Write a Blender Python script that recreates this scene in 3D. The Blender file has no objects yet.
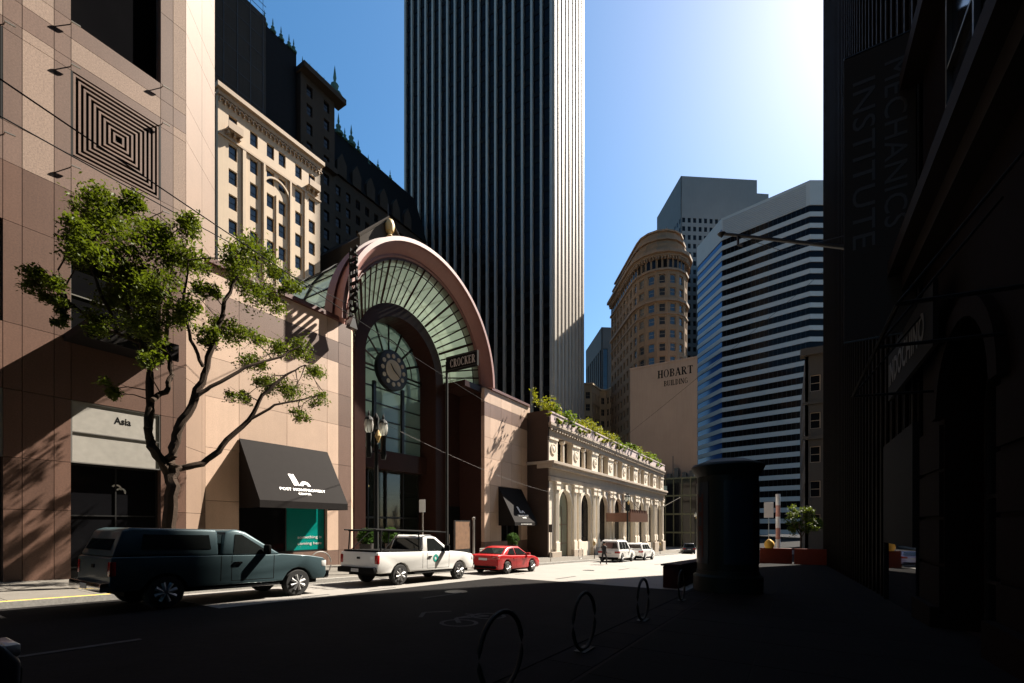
import bpy, bmesh, math, random
from mathutils import Matrix, Vector
random.seed(7)
R = math.radians
SC = bpy.context.scene
COL = SC.collection
# ------------------------------------------------------------------ camera, sky, sun, exposure
PSI = R(31.6); SN, CS = math.sin(PSI), math.cos(PSI); FPX = 452.0; EYE = 1.8; GRADE = 0.038
cd = bpy.data.cameras.new('camera'); cam = bpy.data.objects.new('camera', cd); COL.objects.link(cam)
cam.location = (0, 0, EYE); cam.rotation_euler = (R(90), 0, PSI)
cd.sensor_width = 36; cd.lens = FPX / 1024 * 36; cd.shift_y = 183.5 / 1024; cd.clip_start = 0.05; cd.clip_end = 6000
SC.camera = cam
SUN = Vector((1, 2.95, 3.3)).normalized()
w = bpy.data.worlds.new('World'); SC.world = w; w.use_nodes = True
nt = w.node_tree; bg = nt.nodes['Background']; sk = nt.nodes.new('ShaderNodeTexSky'); sk.sky_type = 'NISHITA'
sk.sun_disc = False; sk.sun_elevation = math.asin(SUN.z); sk.sun_rotation = math.atan2(SUN.x, SUN.y)
sk.altitude = 20; sk.air_density = 1.0; sk.dust_density = 0.7; sk.ozone_density = 2.0
hs = nt.nodes.new('ShaderNodeHueSaturation'); hs.inputs['Saturation'].default_value = 1.28; hs.inputs['Hue'].default_value = .492; nt.links.new(sk.outputs[0], hs.inputs['Color']); nt.links.new(hs.outputs[0], bg.inputs[0]); bg.inputs[1].default_value = 0.05
sd = bpy.data.lights.new('sun', 'SUN'); so = bpy.data.objects.new('sun', sd); COL.objects.link(so)
sd.energy = 5.0; sd.angle = R(0.53); sd.color = (1.0, 0.91, 0.79); so.rotation_euler = SUN.to_track_quat('Z', 'Y').to_euler()
vs = SC.view_settings; vs.view_transform = 'Standard'; vs.look = 'None'; vs.exposure = 1.92; vs.gamma = 1.0; vs.use_curve_mapping = False
SC.cycles.max_bounces = 6; SC.cycles.diffuse_bounces = 3; SC.cycles.glossy_bounces = 3; SC.cycles.transparent_max_bounces = 12
SC.cycles.caustics_reflective = False; SC.cycles.caustics_refractive = False

def gz(y): return -GRADE * max(-60.0, min(y, 80.0))              # the street falls gently away from the camera
def street(px, py, X):                                           # survey of the photograph: point on the vertical plane at lateral distance X
    d = X * FPX / ((px - 790.0) * CS)
    return Vector((X, (d + X * SN) / CS, EYE + (525 - py) * d / FPX))
def RD(r, d): return (r * CS - d * SN, r * SN + d * CS)          # right / depth -> ground plan
def PX(px, d): return RD((px - 512) / FPX * d, d)
def HZ(py, d): return EYE + (525 - py) * d / FPX

# ------------------------------------------------------------------ materials
MATS = {}
def M(name, rgb, rough=0.6, metal=0.0, var=0.12, scale=2.0, bump=0.0, island=0.0, spec=0.5, speck=0.0, coat=0.0, streak=0.0):
    if name in MATS: return MATS[name]
    m = bpy.data.materials.new(name); m.use_nodes = True; MATS[name] = m
    n = m.node_tree.nodes; l = m.node_tree.links; p = n['Principled BSDF']
    p.inputs['Roughness'].default_value = rough; p.inputs['Metallic'].default_value = metal
    p.inputs['Specular IOR Level'].default_value = spec; p.inputs['Coat Weight'].default_value = coat; p.inputs['Coat Roughness'].default_value = 0.05
    tc = n.new('ShaderNodeTexCoord'); src = tc.outputs['Object']
    nz = n.new('ShaderNodeTexNoise'); nz.inputs['Scale'].default_value = scale; nz.inputs['Detail'].default_value = 6; nz.inputs['Roughness'].default_value = 0.65
    l.new(src, nz.inputs['Vector'])
    fac = nz.outputs['Fac']
    def math_(op, a, b):
        k = n.new('ShaderNodeMath'); k.operation = op
        for i, v in enumerate((a, b)):
            if isinstance(v, (int, float)): k.inputs[i].default_value = v
            else: l.new(v, k.inputs[i])
        return k.outputs[0]
    mul = math_('ADD', math_('MULTIPLY', math_('SUBTRACT', fac, 0.5), 2.4 * var), 1.0)
    if streak:
        mp = n.new('ShaderNodeMapping'); mp.inputs['Scale'].default_value = (3.0, 3.0, 0.12); l.new(src, mp.inputs['Vector'])
        n2 = n.new('ShaderNodeTexNoise'); n2.inputs['Scale'].default_value = 1.5; n2.inputs['Detail'].default_value = 5; l.new(mp.outputs[0], n2.inputs['Vector'])
        mul = math_('MULTIPLY', mul, math_('ADD', math_('MULTIPLY', math_('SUBTRACT', n2.outputs['Fac'], 0.5), 2.4 * streak), 1.0))
    if speck:
        n3 = n.new('ShaderNodeTexNoise'); n3.inputs['Scale'].default_value = 22; n3.inputs['Detail'].default_value = 2; l.new(src, n3.inputs['Vector'])
        mul = math_('MULTIPLY', mul, math_('ADD', math_('MULTIPLY', math_('SUBTRACT', n3.outputs['Fac'], 0.5), 4.0 * speck), 1.0))
    if island:
        g = n.new('ShaderNodeNewGeometry')
        mul = math_('MULTIPLY', mul, math_('ADD', math_('MULTIPLY', math_('SUBTRACT', g.outputs['Random Per Island'], 0.5), 2 * island), 1.0))
    vm = n.new('ShaderNodeVectorMath'); vm.operation = 'SCALE'; vm.inputs[0].default_value = rgb[:3]; l.new(mul, vm.inputs['Scale'])
    l.new(vm.outputs[0], p.inputs['Base Color'])
    if bump:
        b = n.new('ShaderNodeBump'); b.inputs['Strength'].default_value = bump; b.inputs['Distance'].default_value = 0.03
        nb = n.new('ShaderNodeTexNoise'); nb.inputs['Scale'].default_value = scale * 6; nb.inputs['Detail'].default_value = 5; l.new(src, nb.inputs['Vector'])
        l.new(nb.outputs['Fac'], b.inputs['Height']); l.new(b.outputs[0], p.inputs['Normal'])
    return m
def leafmat(name, rgb, tr=0.35):
    m = M(name, rgb, 0.55, var=0.35, scale=1.3, island=0.35, spec=0.15)
    n = m.node_tree.nodes; l = m.node_tree.links; p = n['Principled BSDF']
    t = n.new('ShaderNodeBsdfTranslucent'); t.inputs['Color'].default_value = (rgb[0] * 1.7, rgb[1] * 1.7, rgb[2] * .8, 1)
    mx = n.new('ShaderNodeMixShader'); mx.inputs[0].default_value = tr
    l.new(p.outputs[0], mx.inputs[1]); l.new(t.outputs[0], mx.inputs[2]); l.new(mx.outputs[0], n['Material Output'].inputs[0]); return m
def glassmat(name, rgb, clear=0.4, rough=0.03, trans=0.3):
    m = M(name, rgb, rough, var=0.25, scale=0.7, island=0.2, spec=0.8)
    n = m.node_tree.nodes; l = m.node_tree.links; p = n['Principled BSDF']
    t = n.new('ShaderNodeBsdfTranslucent'); t.inputs['Color'].default_value = (min(1, rgb[0] * 1.5), min(1, rgb[1] * 1.5), min(1, rgb[2] * 1.5), 1)
    m1 = n.new('ShaderNodeMixShader'); m1.inputs[0].default_value = trans; l.new(p.outputs[0], m1.inputs[1]); l.new(t.outputs[0], m1.inputs[2])
    tp = n.new('ShaderNodeBsdfTransparent'); tp.inputs['Color'].default_value = (.82, .9, .86, 1)
    m2 = n.new('ShaderNodeMixShader'); m2.inputs[0].default_value = clear; l.new(m1.outputs[0], m2.inputs[1]); l.new(tp.outputs[0], m2.inputs[2])
    l.new(m2.outputs[0], n['Material Output'].inputs[0]); return m
def emit(name, rgb, s):
    m = M(name, rgb); p = m.node_tree.nodes['Principled BSDF']; p.inputs['Emission Color'].default_value = (*rgb, 1); p.inputs['Emission Strength'].default_value = s; return m

asphalt = M('asphalt', (.014, .0132, .013), .85, var=.35, scale=.9, bump=.25, speck=.12, spec=.03)  # near-black so the shade on the near road is in the colour
road_suntone = M('roadway_sun_tone', (.185, .172, .155), .85, var=.18, scale=.5, bump=.15, speck=.1)  # lighter road tone, sunlight put into the colour
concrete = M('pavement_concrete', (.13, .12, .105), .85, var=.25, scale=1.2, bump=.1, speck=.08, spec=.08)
darkconc = M('shade_toned_pavement', (.0075, .007, .0068), .8, var=.3, scale=1.1, bump=.1, spec=.03)  # near-black copy of the pavement, shade put into the colour
kerbst = M('kerb_granite', (.26, .25, .23), .8, var=.25, speck=.2)
yellow = M('yellow_kerb_paint', (.62, .42, .03), .6, var=.2, scale=6)
roadpaint = M('worn_white_road_paint', (.075, .073, .07), .9, var=.7, spec=.05, scale=9)
gran_l = M('flamed_pink_granite', (.29, .205, .158), .8, var=.10, scale=.8, island=.10, speck=.28, streak=.05)
gran_h = M('honed_pink_granite', (.155, .105, .074), .55, var=.12, scale=.7, island=.05, speck=.10, streak=.06)
gran_c = M('smooth_pink_granite', (.52, .37, .275), .55, var=.14, scale=.7, island=.14, speck=.10, streak=.06)
gran_d = M('polished_brown_granite', (.125, .069, .049), .42, var=.2, scale=.6, island=.17, speck=.22, streak=.1)
gran_m = M('polished_pink_granite', (.165, .104, .080), .45, var=.16, scale=.7, island=.15, speck=.22, streak=.08)
joint = M('dark_joint', (.02, .015, .013), .9, spec=.08)
pinkm = M('pink_painted_arch', (.28, .135, .115), .5, var=.12, scale=1.5, streak=.06)
redm = M('deep_red_stone', (.12, .05, .042), .45, var=.15)
brownm = M('brown_granite_and_shade', (.035, .018, .015), .35, var=.2, spec=.08)
black = M('black_metal', (.012, .012, .012), .4, var=.2)
blackm = M('matt_black', (.006, .006, .006), .8, var=.2, spec=.08)
dglass = M('dark_window_glass', (.006, .006, .007), .08, var=.3, scale=.5, spec=.15)
bglass = M('blue_window_glass', (.010, .06, .20), .12, var=.3, scale=.06, spec=.6)
grglass = M('grey_window_glass', (.025, .030, .036), .1, var=.3, scale=.6, island=.4, spec=.6)
paleglass = M('pale_blind_glass', (.20, .21, .15), .25, var=.2, scale=1.0)
vglass = glassmat('green_vault_glass', (.30, .36, .31), .38, .06, .35)
fglass = glassmat('fan_glass', (.33, .37, .29), .3, .08, .45)
cglass = glassmat('clock_wall_glass', (.28, .37, .36), .4, .04, .45)
bluemet = M('blue_steel', (.05, .14, .32), .35, var=.15)
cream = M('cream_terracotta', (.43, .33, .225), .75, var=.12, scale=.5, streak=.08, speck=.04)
creamd = M('cream_trim', (.34, .25, .17), .75, var=.15, scale=.6, streak=.1)
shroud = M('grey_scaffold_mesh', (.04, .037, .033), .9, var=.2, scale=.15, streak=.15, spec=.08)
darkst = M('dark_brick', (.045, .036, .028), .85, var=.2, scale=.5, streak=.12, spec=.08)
copper = M('green_copper', (.05, .13, .10), .7, var=.3)
slate = M('dark_slate', (.008, .008, .008), .7, var=.3, spec=.08)
gold = M('gilded_stone', (.50, .33, .12), .5, var=.25, scale=4)
tfin = M('bronze_tower_fin', (.36, .325, .28), .6, .5, var=.10, scale=.4, streak=.10, spec=.15)
tglass = M('black_tower_glass', (.004, .004, .005), .1, var=.3, scale=.2, spec=.08)
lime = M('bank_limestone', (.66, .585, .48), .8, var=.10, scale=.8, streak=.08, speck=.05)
limed = M('bank_limestone_shade_weathered', (.36, .295, .23), .8, var=.15, scale=.9, streak=.1, speck=.05)
limeret = M('bank_shade_toned_stone', (.06, .04, .031), .8, var=.15, scale=.9, speck=.05, spec=.08)
pinkpar = M('pink_parapet', (.50, .40, .38), .8, var=.12, streak=.08)
bronze = M('bronze_marquee', (.085, .030, .014), .4, .3, var=.3, scale=3)
hob = M('hobart_buff_brick', (.225, .147, .09), .85, var=.12, scale=.35, streak=.08, spec=.08)
hobt = M('hobart_trim', (.22, .145, .09), .85, var=.15, scale=.6, streak=.1)
annexm = M('annex_stucco', (.34, .235, .17), .85, var=.16, scale=.16, streak=.12, spec=.08)
beigem = M('beige_stucco', (.48, .37, .24), .85, var=.1, scale=.4, streak=.06)
bandw = M('white_spandrel', (.44, .41, .375), .6, var=.06, scale=.3, island=.03, spec=.08)
greyt = M('grey_tower_concrete', (.165, .172, .172), .8, var=.1, scale=.2, streak=.07, spec=.08)
greyt2 = M('grey_tower_pier', (.15, .14, .13), .8, var=.1, scale=.2, streak=.07, spec=.08)
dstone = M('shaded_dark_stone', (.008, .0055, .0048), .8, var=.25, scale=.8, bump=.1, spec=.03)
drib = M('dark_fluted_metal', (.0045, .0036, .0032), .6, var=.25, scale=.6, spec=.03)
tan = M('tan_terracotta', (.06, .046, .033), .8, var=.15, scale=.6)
awn = M('black_canvas', (.014, .012, .0115), .8, var=.15, scale=3, bump=.05, spec=.08)
white = M('white_lettering', (.8, .78, .74), .5, var=.03)
dimgrey = M('grey_lettering', (.022, .021, .020), .6, var=.05)
teal = M('teal_poster', (.0, .20, .17), .25, var=.1, scale=.5)
steel = M('brushed_steel_panel', (.40, .38, .34), .42, .25, var=.2, scale=.8, streak=.15)
sill = M('stainless_trim', (.5, .48, .45), .3, .8)
bark = M('bark', (.045, .032, .024), .9, var=.4, scale=6, bump=.6, spec=.08)
leafA = leafmat('ficus_leaf', (.06, .08, .009), .36)
leafB = leafmat('boxwood_leaf', (.045, .10, .02), .25)
leafC = leafmat('roof_garden_leaf', (.13, .135, .012), .4)
leafD = leafmat('fern_leaf', (.085, .125, .010), .4)
pot = M('dark_planter', (.03, .025, .022), .7)
rubber = M('tyre_rubber', (.012, .012, .012), .85)
rimm = M('alloy_rim', (.34, .34, .34), .5, .4)
wpaint = M('white_car_paint', (.78, .77, .74), .35, var=.03, coat=.6)
gpaint = M('blue_grey_car_paint', (.045, .074, .084), .4, .2, var=.05, coat=.25, spec=.2)
rpaint = M('red_car_paint', (.36, .008, .010), .4, .0, var=.05, coat=.35, spec=.3)
kpaint = M('black_car_paint', (.012, .013, .016), .3, var=.05, coat=.8)
lpaint = M('lilac_car_paint', (.42, .40, .60), .35, .1, var=.05, coat=.8)
carglass = M('car_window_glass', (.012, .014, .014), .04, var=.2, spec=.7)
chrome = M('chrome', (.6, .6, .6), .15, 1.0)
redlens = M('red_lens', (.30, .01, .01), .15, spec=.7)
clearlens = M('headlight_lens', (.6, .6, .58), .1, spec=.8)
plate = M('licence_plate', (.5, .5, .5), .4)
lampglass = glassmat('lantern_glass', (.5, .48, .45), .35, .08, .4)
ironm = M('cast_iron', (.010, .011, .010), .6, .0, var=.2, spec=.2)
kred = M('dark_red_barrier', (.03, .007, .006), .6, var=.2, spec=.08)
korange = M('orange_barrier', (.10, .017, .006), .5, var=.2, spec=.08)
kiosk_g = M('dark_green_kiosk', (.006, .010, .009), .45, var=.2, spec=.08)
posterb = M('blue_poster', (.009, .018, .026), .3, var=.3, scale=1.5, spec=.08)
posterr = M('red_poster', (.03, .007, .006), .4, var=.2, spec=.08)
skin = M('skin', (.35, .20, .14), .6); cloth = M('dark_clothes', (.015, .015, .018), .8); hairm = M('dark_hair', (.012, .009, .007), .7)
signw = M('white_sign', (.65, .65, .63), .5, var=.05)
clockf = M('clock_face', (.42, .37, .26), .5, var=.1)
warm = emit('warm_lamp', (1.0, .62, .25), 6.0)

# ------------------------------------------------------------------ mesh helpers
class MB:
    def __init__(s, F=None): s.v = []; s.f = []; s.m = []; s.F = F
    def add(s, vs_, fs, m=0):
        o = len(s.v)
        s.v += [tuple(s.F @ Vector(p)) for p in vs_] if s.F is not None else [tuple(p) for p in vs_]
        s.f += [tuple(i + o for i in f) for f in fs]; s.m += [m] * len(fs)
    def box(s, x0, x1, y0, y1, z0, z1, m=0):
        if x0 > x1: x0, x1 = x1, x0
        if y0 > y1: y0, y1 = y1, y0
        if z0 > z1: z0, z1 = z1, z0
        s.add([(x0, y0, z0), (x1, y0, z0), (x1, y1, z0), (x0, y1, z0), (x0, y0, z1), (x1, y0, z1), (x1, y1, z1), (x0, y1, z1)],
              [(3, 2, 1, 0), (4, 5, 6, 7), (0, 1, 5, 4), (1, 2, 6, 5), (2, 3, 7, 6), (3, 0, 4, 7)], m)
    def loft(s, rings, m=0, cap=True, closed=True):
        n = len(rings[0]); vs_ = [p for r in rings for p in r]; fs = []
        for i in range(len(rings) - 1):
            for j in range(n if closed else n - 1):
                k = (j + 1) % n; fs.append((i * n + j, i * n + k, (i + 1) * n + k, (i + 1) * n + j))
        if cap: fs.append(tuple(range(n - 1, -1, -1))); fs.append(tuple((len(rings) - 1) * n + j for j in range(n)))
        s.add(vs_, fs, m)
    def prism(s, poly, a, b, axis='x', m=0):                      # polygon in the other two axes, extruded from a to b
        def p(q, t):
            return (t, q[0], q[1]) if axis == 'x' else ((q[0], t, q[1]) if axis == 'y' else (q[0], q[1], t))
        s.loft([[p(q, a) for q in poly], [p(q, b) for q in poly]], m)
    def tube(s, pts, rad, n=8, m=0):
        pts = [Vector(p) for p in pts]
        if not isinstance(rad, (list, tuple)): rad = [rad] * len(pts)
        rings = []; ref = None
        for i, p in enumerate(pts):
            t = (pts[min(i + 1, len(pts) - 1)] - pts[max(i - 1, 0)]).normalized()
            if ref is None: ref = Vector((0, 0, 1)) if abs(t.z) < .9 else Vector((1, 0, 0))
            a = t.cross(ref).normalized(); b = t.cross(a).normalized(); ref = -b if b.length and False else ref
            rings.append([p + (a * math.cos(k * 2 * math.pi / n) + b * math.sin(k * 2 * math.pi / n)) * rad[i] for k in range(n)])
        s.loft(rings, m)
    def lathe(s, prof, c=(0, 0, 0), n=16, m=0, axis='z'):
        rings = []
        for r, z in prof:
            ring = []
            for k in range(n):
                a = k * 2 * math.pi / n; u, v = r * math.cos(a), r * math.sin(a)
                ring.append((c[0] + u, c[1] + v, c[2] + z) if axis == 'z' else ((c[0] + z, c[1] + u, c[2] + v) if axis == 'x' else (c[0] + u, c[1] + z, c[2] + v)))
            rings.append(ring)
        s.loft(rings, m)
    def arc(s, r0, r1, w0, w1, c=(0, 0), a0=0, a1=180, n=24, m=0):  # ring segment in the (u,v) plane with depth w0..w1
        rings = []
        for k in range(n + 1):
            a = R(a0 + (a1 - a0) * k / n); cu, cv = math.cos(a), math.sin(a)
            rings.append([(c[0] + r0 * cu, c[1] + r0 * cv, w0), (c[0] + r1 * cu, c[1] + r1 * cv, w0), (c[0] + r1 * cu, c[1] + r1 * cv, w1), (c[0] + r0 * cu, c[1] + r0 * cv, w1)])
        s.loft(rings, m)
    def mesh(s, name, mats, off=(0, 0, 0), smooth=False, bevel=0, seg=2):
        me = bpy.data.meshes.new(name); ox, oy, oz = off
        me.from_pydata([(p[0] - ox, p[1] - oy, p[2] - oz) for p in s.v], [], s.f)
        for k in (mats if isinstance(mats, (list, tuple)) else [mats]): me.materials.append(k)
        me.polygons.foreach_set('material_index', s.m); me.update()
        bm = bmesh.new(); bm.from_mesh(me)
        bmesh.ops.recalc_face_normals(bm, faces=bm.faces)
        if bevel:
            es = [e for e in bm.edges if len(e.link_faces) == 2 and e.calc_face_angle(0) > R(28)]
            bmesh.ops.bevel(bm, geom=es, offset=bevel, segments=seg, affect='EDGES', profile=.5, clamp_overlap=True)
        bm.to_mesh(me); bm.free()
        if smooth or bevel:
            me.polygons.foreach_set('use_smooth', [True] * len(me.polygons))
            me.set_sharp_from_angle(angle=R(40))
        return me
    def build(s, name, mats, parent=None, **k):
        off = wloc(parent) if parent else (0, 0, 0)
        o = bpy.data.objects.new(name, s.mesh(name, mats, off, **k)); COL.objects.link(o)
        if parent: o.parent = parent
        return o
def wloc(o):
    v = Vector(o.location)
    while o.parent: o = o.parent; v = v + o.location
    return v
def Fr(o, u):                                                     # facade frame: u to the right as seen from outside, v up, w outward
    u = Vector((u[0], u[1], 0)).normalized(); z = Vector((0, 0, 1)); wv = u.cross(z)
    return Matrix(((u.x, z.x, wv.x, o[0]), (u.y, z.y, wv.y, o[1]), (u.z, z.z, wv.z, o[2]), (0, 0, 0, 1)))
def inst(me, name, parent, F, u, v, wd=0):
    o = bpy.data.objects.new(name, me); COL.objects.link(o); o.parent = parent
    o.matrix_basis = Matrix.Translation(-wloc(parent)) @ F @ Matrix.Translation((u, v, wd)); return o
def thing(name, label, cat, loc=(0, 0, 0), group=None):
    o = bpy.data.objects.new(name, None); COL.objects.link(o); o.location = loc; o.empty_display_size = .3
    o['label'] = label; o['category'] = cat
    if group: o['group'] = group
    bpy.context.view_layer.update(); return o
def tag(o, label, cat, group=None):
    o['label'] = label; o['category'] = cat
    if group: o['group'] = group
    return o
def struct(o): o['kind'] = 'structure'; return o
def dup(root, loc, label, rot=None):
    def cp(o, par):
        c = o.copy(); COL.objects.link(c)
        if par: c.parent = par
        for ch in [q for q in bpy.data.objects if q.parent == o]: cp(ch, c)
        return c
    r = cp(root, None); r.location = loc; r['label'] = label
    if rot is not None: r.rotation_euler = rot
    return r
def letters(body, F, u, v, wd, width, height, mat, parent, bold=0.0, space=1.0, name='lettering', rot=0, depth=.01):
    cu = bpy.data.curves.new('t', 'FONT'); cu.body = body; cu.extrude = .01; cu.offset = bold; cu.space_character = space; cu.resolution_u = 3
    to = bpy.data.objects.new('t', cu); COL.objects.link(to); dg = bpy.context.evaluated_depsgraph_get(); dg.update()
    me = bpy.data.meshes.new_from_object(to.evaluated_get(dg)); bpy.data.objects.remove(to)
    xs = [q.co.x for q in me.vertices]; ys = [q.co.y for q in me.vertices]; x0, x1, y0, y1 = min(xs), max(xs), min(ys), max(ys)
    off = wloc(parent); c, s_ = math.cos(R(rot)), math.sin(R(rot))
    for q in me.vertices:
        a = (q.co.x - x0) / (x1 - x0) * width; b = (q.co.y - y0) / (y1 - y0) * height
        q.co = F @ Vector((u + a * c - b * s_, v + a * s_ + b * c, wd + (depth if q.co.z > 0 else 0))) - off
    me.materials.clear(); me.materials.append(mat); o = bpy.data.objects.new(name, me); COL.objects.link(o); o.parent = parent; return o
def facade(mb, us, vs_, fn, thick, m_back=None, gap=0.0):         # grid of wall cells in (u,v,w); fn(i,j) -> material index, or None for an opening
    for i in range(len(us) - 1):
        j = 0
        while j < len(vs_) - 1:
            k = fn(i, j)
            if k is None: j += 1; continue
            j1 = j + 1
            if not gap:
                while j1 < len(vs_) - 1 and fn(i, j1) == k: j1 += 1
            mb.box(us[i] + gap, us[i + 1] - gap, vs_[j] + gap, vs_[j1] - gap, -thick, 0, k); j = j1
def grid(a0, n, pitch, wd):                                       # cell edges for n openings of width wd centred in pitches, and which cells are openings
    us = [a0]; op = []
    for k in range(n):
        c = a0 + (k + .5) * pitch; us += [c - wd / 2, c + wd / 2]; op.append(c)
    us.append(a0 + n * pitch); return us, op
def wmesh(name, ww, hh, mats, rows=2, cols=1, fr=.07, arch=False, dep=.08, sillm=False):
    mb = MB()
    if arch:
        r = ww / 2; n = 10; h0 = hh - r
        poly = [(-r, 0), (r, 0)] + [(r * math.cos(math.pi * k / n), h0 + r * math.sin(math.pi * k / n)) for k in range(n + 1)]
        mb.prism(poly, -.05, -.02, 'z', 1); mb.arc(r - fr, r, -.06, dep - .06, (0, h0), n=n, m=0)
        mb.box(-r, -r + fr, 0, h0, -.06, dep - .06); mb.box(r - fr, r, 0, h0, -.06, dep - .06); mb.box(-r + fr, r - fr, 0, fr, -.06, dep - .06)
        hh_ = h0
    else:
        mb.box(-ww / 2, ww / 2, 0, hh, -.05, -.02, 1); hh_ = hh
        mb.box(-ww / 2, -ww / 2 + fr, 0, hh, -.021, dep - .06); mb.box(ww / 2 - fr, ww / 2, 0, hh, -.021, dep - .06)
        mb.box(-ww / 2 + fr, ww / 2 - fr, 0, fr, -.021, dep - .062); mb.box(-ww / 2 + fr, ww / 2 - fr, hh - fr, hh, -.021, dep - .062)
    for k in range(1, rows): mb.box(-ww / 2 + fr, ww / 2 - fr, hh_ * k / rows - fr * .4, hh_ * k / rows + fr * .4, -.021, dep - .065)
    for k in range(1, cols): mb.box(-ww / 2 + ww * k / cols - fr * .35, -ww / 2 + ww * k / cols + fr * .35, fr, hh - fr - (ww / 2 if arch else 0), -.021, dep - .068)
    if sillm: mb.box(-ww / 2 - .1, ww / 2 + .1, -.12, -.002, -.1, .28, 0)
    return mb.mesh(name, mats)
def serif(body, F, u, v, wd, width, height, mat, parent, name='lettering', depth=.01):   # slab-serif sign lettering drawn from strokes
    S, TN, SR = .235, .10, .085
    def st(x, w_=S, y0=0, y1=1, sf=3): return [('b', x, x + w_, y0, y1)] + ([('b', x - .07, x + w_ + .07, 0, SR)] if sf & 1 else []) + ([('b', x - .07, x + w_ + .07, 1 - SR, 1)] if sf & 2 else [])
    def bowl(cx, cy, rx, ry, a0, a1, t=.19): return [('a', cx, cy, rx, ry, a0, a1, t)]
    G = {'H': (.9, st(.1) + st(.6) + [('b', .3, .6, .46, .54)]), 'O': (.92, bowl(.46, .5, .42, .52, 0, 360)), 'B': (.82, st(.1) + bowl(.38, .75, .36, .25, -90, 90) + bowl(.38, .26, .4, .26, -90, 90) + [('b', .25, .4, .46, .54), ('b', .25, .4, .93, 1), ('b', .25, .4, 0, .07)]),
         'A': (.9, [('l', .14, 0, .44, 1, TN), ('l', .44, 1, .76, 0, S), ('b', .24, .64, .28, .36), ('b', .02, .28, 0, SR), ('b', .58, .92, 0, SR)]), 'R': (.9, st(.1) + bowl(.38, .74, .36, .26, -90, 90) + [('b', .25, .4, .46, .54), ('b', .25, .4, .93, 1), ('l', .44, .5, .74, 0, S), ('b', .64, .92, 0, SR)]),
         'T': (.86, st(.33, sf=1) + [('b', .04, .82, .92, 1), ('b', .04, .1, .74, .92), ('b', .76, .82, .74, .92)]), 'U': (.9, st(.1, y0=.25, sf=2) + st(.66, TN, y0=.25, sf=2) + bowl(.425, .28, .32, .30, 180, 360)), 'I': (.42, st(.11)), 'L': (.76, st(.1) + [('b', .3, .7, 0, .08), ('b', .64, .7, .08, .28)]),
         'D': (.92, st(.1) + bowl(.36, .5, .48, .5, -90, 90) + [('b', .25, .38, .93, 1), ('b', .25, .38, 0, .07)]), 'N': (.94, st(.1, TN) + st(.74, TN, sf=2) + [('l', .12, 1, .78, 0, S)]), 'G': (.92, bowl(.46, .5, .42, .52, 40, 330) + [('b', .56, .84, .38, .46), ('b', .68, .84, .08, .42)]),
         'C': (.86, bowl(.46, .5, .42, .52, 45, 315) + [('b', .7, .76, .7, .95)]), 'K': (.92, st(.1) + [('l', .3, .45, .7, 1, TN), ('l', .42, .6, .76, 0, S), ('b', .6, .88, .93, 1), ('b', .64, .92, 0, SR)]), 'E': (.78, st(.1) + [('b', .3, .7, 0, .08), ('b', .3, .7, .92, 1), ('b', .3, .55, .46, .54), ('b', .64, .7, .08, .25), ('b', .64, .7, .75, .92)])}
    mb = MB(F); tot = sum(G[c][0] + .06 for c in body); sx = width / tot; x = 0; e = 0
    for c in body:
        for g in G[c][1]:
            e += 1; dd = wd + depth + e * .0002
            X = lambda q: u + (x + q) * sx
            Y_ = lambda q: v + q * height
            if g[0] == 'b': mb.box(X(g[1]), X(g[2]), Y_(g[3]), Y_(g[4]), wd, dd)
            elif g[0] == 'l': mb.prism([(X(g[1] - g[5] / 2), Y_(g[2])), (X(g[1] + g[5] / 2), Y_(g[2])), (X(g[3] + g[5] / 2), Y_(g[4])), (X(g[3] - g[5] / 2), Y_(g[4]))], wd, dd, 'z')
            else:
                _, cx, cy, rx, ry, a0, a1, t = g; rings = []
                for k in range(17):
                    a = R(a0 + (a1 - a0) * k / 16); th = .07 + (t - .07) * abs(math.cos(a)); co, si = math.cos(a), math.sin(a)
                    rings.append([(X(cx + (rx - th) * co), Y_(cy + (ry - th * .7) * si), wd), (X(cx + rx * co), Y_(cy + ry * si), wd), (X(cx + rx * co), Y_(cy + ry * si), dd), (X(cx + (rx - th) * co), Y_(cy + (ry - th * .7) * si), dd)])
                mb.loft(rings)
        x += G[c][0] + .06
    return mb.build(name, mat, parent)
def leaves(name, clusters, size, mat, parent, per, flat=1.0, spread=.5):     # clusters: (centre, radius)
    V = []; Fc = []; rnd = random.Random(hash(name) % 1000 + len(clusters)); off = wloc(parent) if parent else Vector()
    for (c, r, dens) in clusters:
        c = Vector(c); nsub = max(3, int(5 * dens))
        subs = []
        for _ in range(nsub):
            d = Vector((rnd.gauss(0, 1), rnd.gauss(0, 1), rnd.gauss(0, 1) * flat)); d.normalize(); subs.append((c + d * r * rnd.uniform(.2, .8), r * rnd.uniform(.28, .55)))
        for q in range(int(per * dens)):
            sc, sr = subs[rnd.randrange(nsub)]
            d = Vector((rnd.gauss(0, spread), rnd.gauss(0, spread), rnd.gauss(0, spread * .8))); p = sc + d * sr - off
            a = Vector((rnd.gauss(0, 1), rnd.gauss(0, 1), rnd.gauss(0, .7) - .3)).normalized(); b = a.cross(Vector((rnd.gauss(0, .6), rnd.gauss(0, .6), 1))).normalized()
            s_ = size * rnd.uniform(.6, 1.35); k = len(V)
            V += [p - a * s_ * .5, p + b * s_ * .24 + Vector((0, 0, s_ * .06)), p + a * s_ * .55, p - b * s_ * .24 + Vector((0, 0, s_ * .06))]
            Fc += [(k, k + 1, k + 2), (k, k + 2, k + 3)]
    me = bpy.data.meshes.new(name); me.from_pydata(V, [], Fc); me.materials.append(mat); me.update()
    o = bpy.data.objects.new(name, me); COL.objects.link(o); o.parent = parent; return o

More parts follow.
